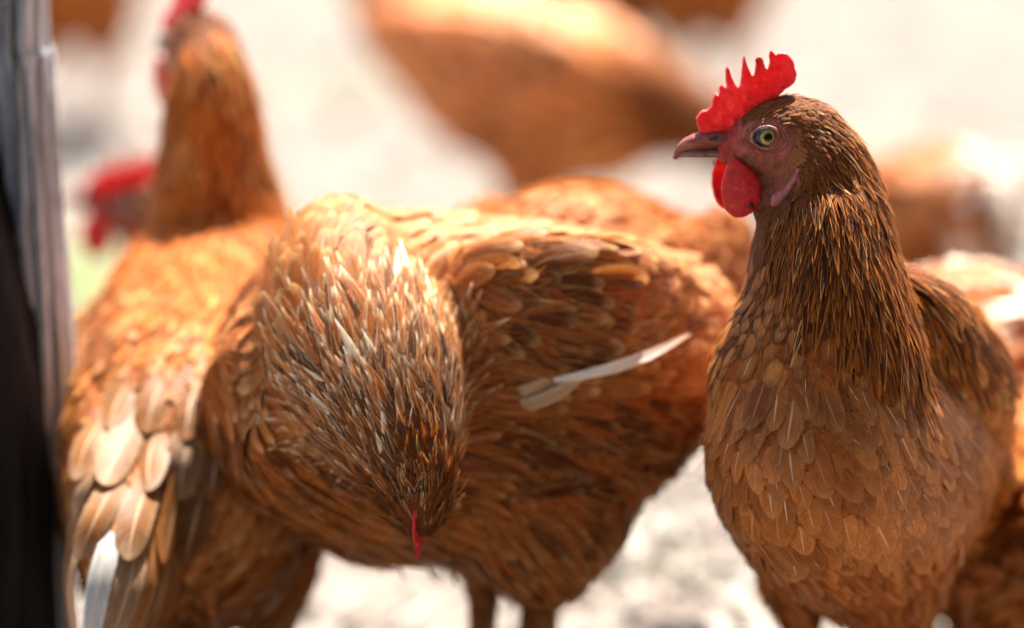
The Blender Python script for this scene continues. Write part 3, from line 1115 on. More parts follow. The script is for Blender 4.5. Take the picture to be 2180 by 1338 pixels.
def build_post_and_shade():
    """post in view, plus unseen boards added to block light; the roof shades the near ground"""
    root = bpy.data.objects.new('post_and_shade', None)
    link(root)
    root['label'] = 'grey weathered wooden post with charred, shadow-darkened side, plus unseen boards added for shade'
    root['category'] = 'shed'
    YP = 0.14
    pm = pxm(YP)
    top = at(36, -60, YP + .02)
    post = log_mesh('post', [(36, -5200, YP + .02, 74 * pm, .035), (36, -2500, YP + .02, 74 * pm, .035), (30, -120, YP + .02, 72 * pm, .035), (45, 120, YP + .02, 68 * pm, .035), (62, 350, YP + .02, 66 * pm, .034), (80, 600, YP + .02, 68 * pm, .034), (90, 850, YP + .02, 66 * pm, .035),
                             (96, 1150, YP + .02, 66 * pm, .035), (104, 1500, YP + .02, 70 * pm, .037), (110, 2350, YP + .02, 76 * pm, .04)], 3, 0.09, rings=220, segs=72, crack=0.15)
    po = mesh_obj('post', post, M['wood'], root)
    dark = log_mesh('dark_shaded_side', [(-235, -300, YP, 110 * pm, .04), (-205, -60, YP, 110 * pm, .04), (-140, 250, YP - .005, 112 * pm, .04), (-66, 550, YP - .01, 116 * pm, .042), (-32, 850, YP - .015, 122 * pm, .044),
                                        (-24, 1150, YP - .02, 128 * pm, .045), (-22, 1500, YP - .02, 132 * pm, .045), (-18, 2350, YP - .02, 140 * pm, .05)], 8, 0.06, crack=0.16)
    mesh_obj('dark_shaded_side', dark, M['shaded_wood'], po)  # dark face of the post: charring plus shade put into the colour
    x0, x1, y0, y1, zr = -0.38, 2.6, -3.2, 0.42, 2.05
    bw = 0.16
    added_roof = []
    n = int((y1 - y0) / bw)
    for i in range(n):
        added_roof.append((x0, x1, y0 + i * bw, y0 + (i + 1) * bw - 0.004, zr + 0.012 * (i % 2), zr + 0.03 + 0.012 * (i % 2)))
    mesh_obj('added_roof', board_mesh('added_roof', added_roof), M['wood'], root)  # unseen boards added overhead to shade the camera side
    back = [(x0 + i * 0.18, x0 + (i + 1) * 0.18 - 0.005, y0 - 0.03 - 0.006 * (i % 2), y0 - 0.004 - 0.006 * (i % 2), -0.05, zr - 0.01) for i in range(int((x1 - x0) / 0.18))]
    mesh_obj('added_wall', board_mesh('added_wall', back), M['wood'], root)  # unseen boards added behind the camera to cut the fill light
    for xs in (x1,):
        side = [(xs - 0.012 - 0.006 * (i % 2), xs + 0.012 - 0.006 * (i % 2), y0 + i * 0.18, y0 + (i + 1) * 0.18 - 0.005, -0.05, zr - 0.01) for i in range(int((y1 - 0.7 - y0) / 0.18))]
        mesh_obj('added_wall', board_mesh('added_wall', side), M['wood'], root)  # unseen side boards, added to block light from the right
build_post_and_shade()

# ------------------------------------------------------------------ hen in profile, in focus
def ground_under(px, py, Y):
    p = at(px, py, Y)
    return (p.x, p.y, 0.0)

HENS = []
def hen_a():
    fr = head_frame(at(1625, 282, 0.0), (-1, 0, 0.0), (0, 0, 1))
    T = [
        px_tube('trunk', [(1665, 900, -.066, 70, 90), (1678, 910, -.058, 150, 175), (1718, 930, -.036, 225, 255), (1768, 960, .005, 275, 305), (1822, 985, .06, 285, 325),
                          (1885, 935, .12, 265, 290), (1945, 880, .18, 225, 235), (2005, 830, .25, 150, 160), (2040, 790, .32, 50, 60)], (1, 0, 0)),
        px_tube('neck', [(1708, 296, .0, 82, .019), (1737, 340, .0, 104, .024), (1753, 410, .0, 126, .029), (1754, 480, -.004, 146, .035), (1754, 560, -.007, 166, .041),
                         (1757, 640, -.009, 186, .046), (1750, 740, -.011, 222, .051), (1738, 840, -.012, 236, .054), (1735, 930, -.012, 215, .054)], (1, 0, 0)),
        px_tube('wing', [(1850, 600, .012, .014, 60), (1930, 690, .025, .028, 115), (2030, 800, .065, .026, 140), (2080, 880, .13, .020, 140), (2095, 900, .20, .014, 110), (2100, 900, .27, .006, 40)], (1, 0, 0)),
        px_tube('neck', [(1616, 350, .0, .007, .009), (1636, 388, .0, .0095, .012), (1664, 425, .0, .0125, .016), (1705, 480, .0, .016, .018)], (0, 1, 0)),
        px_tube('thigh', [(1740, 1080, .09, 150, 150), (1712, 1180, .095, 120, 130), (1700, 1270, .10, 70, 75), (1700, 1340, .105, 34, 36)], (1, 0, 0)),
        px_tube('thigh', [(1900, 1080, .07, 150, 150), (1905, 1230, .075, 120, 130), (1905, 1330, .08, 80, 80), (1905, 1410, .085, 34, 36)], (1, 0, 0)),
        px_tube('thigh', [(1840, 1000, .07, 240, 260), (1850, 1130, .075, 215, 220), (1860, 1250, .08, 150, 150), (1865, 1330, .085, 50, 60)], (1, 0, 0)),
    ]
    k1, k2 = at(1700, 1330, .105), at(1905, 1400, .085)
    T += shank_tubes(k1, (k1.x, k1.y, 0.006), (-0.5, -1)) + shank_tubes(k2, (k2.x, k2.y, 0.006), (-0.5, -1))
    h = Hen('hen', 'brown hen in sharp profile with red comb and one yellow eye, facing the others', ground_under(1830, 950, .08), T, fr, 0.0018, 'hens in the yard', 21)
    h.paint(under_paint)
    a, b = at(1565, 470, 0), at(2010, 745, 0)
    def cape(hen, p):              # above the lower rim of the neck cape
        return (p[:, 2] - a.z) - (b.z - a.z) / (b.x - a.x) * (p[:, 0] - a.x) > 0.006 * nz(p, 120, 4)
    def m_crown(hen, p, n, kind, u):
        q = hen.headco(p)
        return (np.linalg.norm(q, axis=1) < 0.042) & ~face_mask(q) & ((q[:, 2] > 0.001) | (q[:, 0] < -0.014)) & (q[:, 0] < 0.008)
    def m_cheek(hen, p, n, kind, u):
        q = hen.headco(p)
        return (np.linalg.norm(q, axis=1) < 0.036) & ~face_mask(q) & (q[:, 2] < 0.003) & (q[:, 0] > -0.018)
    def m_hackle(hen, p, n, kind, u):
        q = hen.headco(p)
        return cape(hen, p) & ((kind == 'neck') | (kind == 'trunk') | (kind == 'wing') | (kind == 'head')) & ~((np.linalg.norm(q, axis=1) < 0.036) & (q[:, 0] > -0.02)) & (p[:, 1] < 0.075) & (q[:, 0] < -0.002)
    def m_scale(hen, p, n, kind, u):
        return ~cape(hen, p) & (kind == 'neck') & (p[:, 1] < 0.03) & (p[:, 2] > at(1700, 760, 0).z)
    low = at(1700, 1120, 0).z
    def m_breast(hen, p, n, kind, u):
        return ~cape(hen, p) & ((kind == 'trunk') | (kind == 'neck')) & (p[:, 1] < 0.10) & (p[:, 2] > low) & (p[:, 2] < at(1700, 880, 0).z + 1) & ~m_scale(hen, p, n, kind, u)
    def m_back(hen, p, n, kind, u):
        return ((kind == 'trunk') & (p[:, 1] >= 0.075)) & (p[:, 2] > low)
    def m_fluff(hen, p, n, kind, u):
        return (kind == 'thigh') | ((kind == 'trunk') & (p[:, 2] <= low))
    def m_wing(hen, p, n, kind, u):
        return (kind == 'wing')
    def down_bias(hen, p, n, kind, u):
        f = np.clip(-n[:, 1], 0, 1)[:, None]
        return np.array((0.12, 0, -1.3)) * f + np.array((0.25, 0, 0)) * (p[:, :1] > at(1650, 900, 0).x)
    h.groom('crown', m_crown, lambda *k: hackle_col(*k, gold=0.6, pale=0.06))
    h.groom('cheek', m_cheek, lambda hen, p, n, kind, u: (np.tile(np.array((0.36, 0.15, 0.08)), (len(p), 1)), np.tile(np.array((0.55, 0.30, 0.18)), (len(p), 1)), np.zeros(len(p))))
    h.groom('hackle', m_hackle, lambda *k: tuple(x * (0.55, 0.92, 1.0)[i] for i, x in enumerate(hackle_col(*k, gold=0.9, pale=0.12))), lenmul=lambda hen, p: 0.62 + 0.75 * sstep(p[:, 2], fr.translation.z - 0.02, at(1800, 760, 0).z), sp=0.0026)
    h.groom('scale', m_scale, lambda *k: body_col(*k, base=np.array((0.44, 0.22, 0.10)), edge_dark=0.45, shaft=0.25, var=0.3), down_bias)
    h.groom('breast', m_breast, lambda *k: body_col(*k, base=np.array((0.43, 0.195, 0.088)), lo=np.array((0.13, 0.043, 0.015)), edge_dark=-0.14, shaft=0.42, var=0.34), down_bias)
    h.groom('back', m_back, lambda *k: body_col(*k, base=np.array((0.45, 0.22, 0.10)), edge_dark=-0.35, shaft=0.3))
    h.groom('wing', m_wing, lambda *k: body_col(*k, base=np.array((0.45, 0.21, 0.09)), edge_dark=-0.3, shaft=0.5))
    h.groom('fluff', m_fluff, lambda *k: body_col(*k, base=np.array((0.40, 0.18, 0.08)), edge_dark=-0.15, shaft=0.1), down_bias)
    h.groom('down', lambda hen, p, n, kind, u: ((kind == 'neck') | (kind == 'trunk') | (kind == 'thigh')) & ~(np.linalg.norm(hen.headco(p), axis=1) < 0.04),
            lambda hen, p, n, kind, u: (np.tile(RUFOUS, (len(p), 1)), np.tile(GOLD, (len(p), 1)), np.zeros(len(p))), down_bias, sp=0.0055, lift=0.25)
    h.groom('barb', lambda *k: m_breast(*k) | m_scale(*k), lambda *k: body_col(*k, base=np.array((0.40, 0.17, 0.066)), lo=np.array((0.15, 0.055, 0.02)), edge_dark=-0.3, shaft=0, var=0.4), down_bias, lift=0.13, sp=0.0033, L=0.011, W=0.00032)
    h.groom('barb', m_hackle, lambda *k: tuple(x * (0.6, 0.95, 1.0)[i] for i, x in enumerate(hackle_col(*k, gold=0.9, pale=0.04))), lift=0.13, L=0.014, sp=0.0026)
    # tan tuft over the ear
    rg = np.random.RandomState(8)
    for i in range(34):
        t = rg.rand()
        x0, z0 = hxy(770 + 50 * t + 20 * rg.rand(), 720 - 85 * t)
        x1, z1 = hxy(905 - 95 * (1 - t) ** 1.3 + 18 * rg.rand(), 700 + 55 * (1 - t) - 22 * t + 14 * rg.rand())
        k = 0.0188 + 0.0010 * rg.rand()
        q = [fr @ Vector((x0, k - 0.001, z0)), fr @ Vector(((x0 + x1) / 2, k + 0.0006, (z0 + z1) / 2)), fr @ Vector((x1, k + 0.0012, z1))]
        h.place_feather(q, 0.0016 + 0.0010 * rg.rand(), pigment((0.34, 0.16, 0.085)), pigment((0.55, 0.33, 0.18)), 0.1, 0.6, nrm=(0, -1, 0.1), name='ear_feather', rows=6, cols=3, prof='lance')
    # fine dark bristles on the forehead and chin
    rng = np.random.RandomState(2)
    for (c0, c1, dx, dz, n) in [((540, 470), (640, 420), -28, -34, 9), ((480, 560), (520, 500), -20, -40, 5), ((340, 742), (440, 748), 8, 30, 9)]:
        for i in range(n):
            t = rng.rand()
            bx, bz = hxy(c0[0] + (c1[0] - c0[0]) * t, c0[1] + (c1[1] - c0[1]) * t)
            ex, ez = hxy(c0[0] + (c1[0] - c0[0]) * t + dx * rng.uniform(0.3, 1.1), c0[1] + (c1[1] - c0[1]) * t + dz * rng.uniform(0.5, 1.1))
            y = 0.006 + 0.002 * rng.rand()
            h.place_feather([fr @ Vector((bx, y, bz)), fr @ Vector(((bx + ex) / 2 + .0004, y + 0.001, (bz + ez) / 2)), fr @ Vector((ex, y + 0.001, ez))], 0.00028, (0.02, 0.012, 0.01), (0.05, 0.03, 0.02), 0, 0, name='bristle', rows=4, cols=2, prof='lance')
    h.head_parts(True)
    # dark scabs on the comb and the wattle
    for cx, cy, y, r in [(617, 176, 0.0009, 0.0013), (622, 192, 0.0012, 0.0009), (578, 992, 0.0152, 0.0013), (765, 330, 0.0022, 0.0005), (560, 395, 0.0028, 0.0005)]:
        x, z = hxy(cx, cy)
        o = bpy.data.objects.new('scab', HEAD['nostril'])
        link(o, h.root)
        o.matrix_local = Matrix.Translation(-h.base) @ fr @ Matrix.Translation((x, y, z)) @ Matrix.Diagonal((r / 0.0024, 1.0, r / 0.0010, 1))
    HENS.append(h)
    return h
A = hen_a()

# ------------------------------------------------------------------ hen preening, head down towards us
def hen_b():
    fr = head_frame(at(888, 1058, -0.014), (0.02, 0.58, -0.81), (0.0, -0.81, -0.58))
    T = [
        px_tube('trunk', [(476, 735, .085, .025, 60), (496, 745, .085, .05, 165), (552, 765, .088, .075, 262), (660, 790, .09, .088, 335), (840, 815, .10, .09, 372), (1020, 830, .12, .088, 382),
                          (1180, 800, .13, .086, 350), (1310, 745, .15, .075, 275), (1400, 690, .17, .055, 175), (1455, 650, .19, .02, 60)], (0, 1, 0)),
        px_tube('neck', [(893, 1085, -.008, 60, .020), (888, 1040, -.015, 92, .025), (868, 980, -.012, 130, .030), (836, 905, -.004, 165, .035), (800, 820, .010, 196, .040), (765, 740, .030, 205, .045),
                         (735, 670, .060, 190, .05), (715, 620, .09, 160, .05)], (1, 0, 0)),
        px_tube('wing', [(940, 610, .075, .012, 70), (1010, 640, .055, .017, 140), (1120, 665, .046, .019, 175), (1260, 670, .054, .019, 165), (1370, 655, .086, .017, 125), (1440, 640, .12, .012, 65), (1470, 640, .15, .004, 20)], (0, 1, 0)),
        px_tube('thigh', [(1130, 980, .12, 290, .085), (1145, 1090, .12, 220, .07), (1150, 1190, .125, 130, .045), (1150, 1270, .13, 45, .014), (1150, 1310, .13, 24, .007)], (1, 0, 0)),
        px_tube('thigh', [(980, 1020, .16, 180, .05), (1010, 1130, .165, 110, .035), (1028, 1210, .17, 50, .015), (1030, 1260, .17, 22, .006)], (1, 0, 0)),
        px_tube('thigh', [(640, 900, .10, 150, .05), (740, 1030, .11, 150, .05), (860, 1080, .12, 130, .05)], (0, 0, 1)),
    ]
    k1, k2 = at(1150, 1300, .13), at(1030, 1250, .17)
    T += shank_tubes(k1, (k1.x - .01, k1.y, 0.006), (-1, -.3)) + shank_tubes(k2, (k2.x - .01, k2.y, 0.006), (-1, -.3))
    h = Hen('hen', 'brown hen preening with its head bent down, pale ruffled neck feathers towards the camera', ground_under(980, 900, .13), T, fr, 0.0022, 'hens in the yard', 33)
    h.paint(under_paint)
    hz = fr.translation
    def m_neck(hen, p, n, kind, u):
        q = hen.headco(p)
        return (kind == 'neck') & (u < 0.66) & (np.linalg.norm(q, axis=1) > 0.024)
    def m_crown(hen, p, n, kind, u):
        q = hen.headco(p)
        return ((kind == 'head') | (np.linalg.norm(q, axis=1) < 0.03)) & ~face_mask(q) & (q[:, 0] < 0.008)
    def m_back(hen, p, n, kind, u):
        return ((kind == 'trunk') & (p[:, 2] > at(900, 850, .05).z)) | ((kind == 'neck') & (u >= 0.64))
    def m_wing(hen, p, n, kind, u):
        return kind == 'wing'
    def m_fluff(hen, p, n, kind, u):
        return (kind == 'thigh') | ((kind == 'trunk') & (p[:, 2] <= at(900, 850, .05).z))
    def neck_col(hen, p, n, kind, u):
        F = len(p)
        r = hen.rng.rand(F)
        q = np.clip(1.5 * (u - 0.12) + hen.rng.normal(0, 0.22, F), 0, 1)
        tint = lerp(np.tile(DARK * 0.5, (F, 1)), np.tile(np.array((0.42, 0.165, 0.05)), (F, 1)), q)
        edge = lerp(np.tile(BROWN * 0.8, (F, 1)), np.tile(np.array((0.66, 0.40, 0.19)), (F, 1)), np.clip(q + hen.rng.normal(0, .25, F), 0, 1))
        k = r < 0.12 + 1.1 * np.clip(u * 1.6, 0, 1)
        edge[k] = lerp(edge[k], np.tile(CREAM, (k.sum(), 1)), hen.rng.uniform(0.35, 1.0, k.sum()))
        k2 = (r > 0.95) & (u > 0.3)
        tint[k2], edge[k2] = CREAM * 0.9, WHITE
        return tint, np.clip(edge, 0, .85), np.where(r < 0.5, 0.7, 0.2)
    xa, xb = at(470, 800, .08).x, at(700, 800, .08).x
    def chest(hen, p, n, kind, u):
        return np.array((0.9, 0, -1.2)) * sstep(p[:, 0], xb, xa)[:, None]
    h.groom('crown', m_crown, lambda *k: hackle_col(*k, gold=0.4, pale=0.10), sp=0.0022, L=0.010, lift=0.3)
    h.groom('ruff', m_neck, neck_col,
            lenmul=lambda hen, p: 0.5 + 0.55 * sstep(p[:, 2], hz.z, hz.z + 0.09), liftmul=lambda hen, p: 0.8 + 0.9 * sstep(p[:, 2], hz.z + 0.06, hz.z + 0.11))
    h.groom('back', m_back, lambda *k: body_col(*k, base=np.array((0.42, 0.205, 0.095)), edge_dark=-0.55, shaft=0.3), chest, lift=0.10)
    h.groom('wing', m_wing, lambda *k: body_col(*k, base=np.array((0.32, 0.13, 0.052)), lo=BROWN * 0.45, edge_dark=-0.45, shaft=0.3, var=0.55), sp=0.0082, L=0.031, W=0.0160, lift=0.085, jit=0.2, fray=0.42, roll=0.2)
    h.groom('fluff', m_fluff, lambda *k: body_col(*k, base=np.array((0.30, 0.125, 0.050)), lo=BROWN * 0.40, edge_dark=-0.30, shaft=0.15, var=0.5), lambda hen, p, n, kind, u: np.array((0.1, 0, -0.5)) * np.ones((len(p), 1)) + chest(hen, p, n, kind, u))
    h.groom('down', lambda hen, p, n, kind, u: ((kind != 'shank') & (kind != 'head')), lambda hen, p, n, kind, u: (np.tile(GOLD, (len(p), 1)), np.tile(BUFF, (len(p), 1)), np.zeros(len(p))), sp=0.005)
    h.groom('barb', lambda hen, p, n, kind, u: ((kind == 'trunk') | (kind == 'wing') | (kind == 'thigh')) & (n[:, 1] < 0.3), lambda *k: body_col(*k, base=np.array((0.50, 0.23, 0.10)), edge_dark=-0.4, shaft=0, var=0.4), lift=0.22, sp=0.0032, L=0.012, W=0.0005)
    h.groom('barb', m_neck, neck_col, lift=0.18, L=0.015, W=0.0005, sp=0.0034, jit=0.25)
    # the long pale flight feathers below the wing
    def q(*pts): return [at(*x) for x in pts]
    h.place_feather(q((1180, 812, .030), (1290, 790, .028), (1390, 755, .040), (1470, 712, .070)), 0.0078, WHITE * 0.85, CREAM, 0.1, 0.16, nrm=(0, -1, -0.3))
    h.place_feather(q((1075, 862, .034), (1130, 862, .028), (1190, 838, .028), (1245, 800, .034)), 0.0085, BUFF * 0.7, CREAM * 0.7, 0.3, 0.2, nrm=(0, -1, -0.3))
    h.place_feather(q((1040, 850, .040), (1090, 850, .032), (1150, 830, .030), (1230, 790, .036)), 0.0120, BUFF * 0.8, BUFF, 0.3, 0.2, nrm=(0, -1, -0.3))
    # a few bare dark quills under the belly
    for (x, y, dx, dy) in [(795, 1185, 20, 45), (835, 1192, 32, 48), (905, 1215, 28, 24), (960, 1232, 18, 18)]:
        h.place_feather(q((x, y - 30, .10), (x + dx * .5, y + dy * .4, .098), (x + dx, y + dy, .10)), 0.0022, (0.06, 0.035, 0.02), (0.10, 0.06, 0.04), 0.2, 0.3, name='feather', prof='lance')
    h.head_parts(True, 0.55)
    HENS.append(h)
    return h
B = hen_b()

# ------------------------------------------------------------------ hen seen from behind, by the post
def hen_c():
    fr = head_frame(at(408, 84, 0.345), (-0.55, 0.83, 0.05), (0, 0, 1))
    T = [
        px_tube('neck', [(428, 95, .325, 62, .018), (442, 135, .32, 80, .024), (450, 205, .312, 96, .028), (453, 285, .31, 110, .033), (457, 380, .31, 130, .038), (463, 480, .31, 158, .046), (463, 570, .305, 198, .055)], (1, 0, 0)),
        px_tube('trunk', [(457, 380, .31, 120, .034), (463, 480, .31, 158, .046), (462, 580, .30, 205, .058), (450, 700, .275, 250, .066), (432, 820, .235, 282, .074), (412, 940, .185, 294, .078), (400, 1050, .14, 286, .076), (390, 1140, .10, 240, .062), (378, 1210, .075, 120, .03)], (1, 0, 0)),
        px_tube('belly', [(470, 800, .40, 150, 120), (440, 900, .33, 250, 220), (415, 1010, .25, 280, 260), (400, 1110, .17, 260, 230), (390, 1180, .11, 150, 140)], (1, 0, 0)),
        px_tube('wing', [(240, 680, .29, .015, 60), (215, 780, .24, .022, 120), (225, 900, .18, .026, 165), (250, 1020, .11, .028, 170), (262, 1130, .06, .024, 145), (248, 1230, .025, .015, 100), (228, 1310, .005, .006, 50)], (1, -0.4, 0)),
        px_tube('thigh', [(300, 1130, .19, 150, 150), (290, 1260, .19, 120, 120), (290, 1370, .19, 45, 45)], (1, 0, 0)),
        px_tube('thigh', [(545, 1080, .20, 160, 160), (560, 1220, .20, 125, 125), (560, 1350, .20, 50, 50)], (1, 0, 0)),
    ]
    k1, k2 = at(290, 1360, .19), at(560, 1340, .20)
    T += shank_tubes(k1, (k1.x, k1.y, 0.006), (0.1, 1)) + shank_tubes(k2, (k2.x, k2.y, 0.006), (0.1, 1))
    h = Hen('hen', 'brown hen seen from behind beside the post, neck stretched up, white wing feather', ground_under(410, 950, .21), T, fr, 0.0024, 'hens in the yard', 45)
    h.paint(under_paint)
    zc = at(440, 610, .25).z
    def cape(p): return p[:, 2] > zc + 0.012 * nz(p, 160, 2) + 0.008 * np.sin(p[:, 0] * 700 + p[:, 1] * 500)
    def m_hackle(hen, p, n, kind, u): return ((kind == 'neck') | (kind == 'trunk')) & cape(p) & (np.linalg.norm(hen.headco(p), axis=1) > 0.03)
    def m_crown(hen, p, n, kind, u):
        q = hen.headco(p)
        return (np.linalg.norm(q, axis=1) < 0.04) & ~face_mask(q) & (q[:, 0] < 0.008)
    def m_back(hen, p, n, kind, u): return ((kind == 'trunk') | (kind == 'neck') | (kind == 'belly')) & ~cape(p) & (p[:, 2] > at(400, 1180, .05).z)
    def m_wing(hen, p, n, kind, u): return kind == 'wing'
    def m_fluff(hen, p, n, kind, u): return (kind == 'thigh') | (((kind == 'trunk') | (kind == 'belly')) & (p[:, 2] <= at(400, 1180, .05).z))
    def down_bias(hen, p, n, kind, u): return np.array((-0.1, -0.2, -0.9)) * np.clip(-n[:, 1:2], 0, 1)
    h.groom('crown', m_crown, lambda *k: hackle_col(*k, gold=0.4, pale=0.10))
    h.groom('hackle', m_hackle, lambda *k: tuple(x * (2.2, 1.25, 1.0)[i] for i, x in enumerate(hackle_col(*k, gold=1.2, pale=0.16))), sp=0.0036, W=0.0042, L=0.026)
    h.groom('back', m_back, lambda *k: body_col(*k, base=np.array((0.37, 0.17, 0.075)), lo=BROWN * 0.7, edge_dark=-0.40, shaft=0.3, var=0.45), down_bias)
    h.groom('wing', m_wing, lambda *k: body_col(*k, base=np.array((0.50, 0.27, 0.14)), edge_dark=-0.5, shaft=0.7), down_bias, sp=0.0085, L=0.032, W=0.0165)
    h.groom('fluff', m_fluff, lambda *k: body_col(*k, base=np.array((0.28, 0.12, 0.05)), lo=BROWN * 0.7, edge_dark=-0.2, shaft=0.1), down_bias)
    h.groom('down', lambda hen, p, n, kind, u: ((kind != 'shank') & (kind != 'head')), lambda hen, p, n, kind, u: (np.tile(GOLD, (len(p), 1)), np.tile(BUFF, (len(p), 1)), np.zeros(len(p))), sp=0.0055)
    def q(*pts): return [at(*x) for x in pts]
    TAN = pigment(np.array((0.34, 0.17, 0.085)))
    PALE = np.array((0.36, 0.21, 0.115))
    def on_body(px, py, lift):
        d = (FWD + RGT * ((px - 1090.0) / FPX) + UPV * ((669.0 - py) / FPX)).normalized()
        loc, nn, _, _ = h.bvh.ray_cast(CAM, d, 4.0)
        if loc is None:
            return at(px, py, -0.05), Vector((0, -1, 0.2))
        return loc + nn * lift, nn
    big = [  # root, mid, tip on the wing, width px, tint, edge, lift of the tip
        ((300, 770), (262, 850), (235, 925), 100, TAN * .75, PALE * .8, .004),
        ((365, 775), (335, 850), (315, 930), 105, TAN * .70, TAN * .9, .004),
        ((425, 785), (405, 865), (392, 945), 100, TAN * .60, TAN * .8, .004),
        ((245, 850), (200, 940), (178, 1030), 90, TAN, PALE * 1.25, .005),
        ((300, 860), (255, 960), (230, 1050), 115, PALE * .85, PALE, .006),
        ((365, 860), (325, 960), (300, 1060), 120, TAN * .85, PALE * .7, .006),
        ((425, 880), (395, 970), (378, 1065), 115, PALE * .75, PALE, .006),
        ((470, 900), (455, 985), (445, 1065), 100, TAN * .5, TAN * .7, .005),
        ((225, 950), (180, 1070), (160, 1190), 70, PALE, PALE * 1.25, .007),
        ((275, 970), (225, 1090), (195, 1200), 95, TAN * .9, PALE, .008),
        ((335, 980), (285, 1090), (255, 1200), 110, TAN * .75, PALE * .8, .008),
        ((395, 990), (350, 1100), (320, 1200), 115, TAN * .65, TAN * .9, .007),
        ((445, 1000), (415, 1100), (395, 1190), 105, TAN * .5, TAN * .7, .006),
        ((262, 1075), (222, 1220), (182, 1420), 78, WHITE * .5, WHITE * .62, .010),
        ((222, 1050), (185, 1200), (165, 1400), 40, PALE, PALE * 1.5, .012),
        ((205, 1040), (172, 1180), (152, 1370), 34, TAN, PALE * 1.3, .012),
        ((300, 1090), (262, 1230), (225, 1400), 90, PALE * .7, PALE, .011),
        ((340, 1100), (305, 1240), (270, 1390), 95, TAN * .8, PALE * .8, .010),
        ((385, 1110), (350, 1240), (318, 1370), 95, TAN * .6, TAN * .85, .009),
    ]
    for i, (a, b, c, w, ti, ed, lf) in enumerate(big):
        (pa, na), (pb, nb), (pc, nc) = on_body(*a, -0.002), on_body(*b, lf * 0.55 + .001), on_body(*c, lf)
        pa = pa - (pb - pa) * 0.35
        if c[1] > 1290:
            pc = at(c[0], c[1], pb.y - 0.014)
        h.place_feather([pa, pb, pc], w * 0.92 * pxm(pb.y), ti * (0.7 if b[1] < 1195 else 1.0), ed * (0.75 if b[1] < 1195 else 1.0), 0.6, 0.28, nrm=(nb.x * 0.5 + 0.12 * math.sin(i * 2.3), nb.y, nb.z * 0.5), rows=12, cols=7, curl=0.22)
    h.head_parts(True)
    HENS.append(h)
    return h
Cc = hen_c()

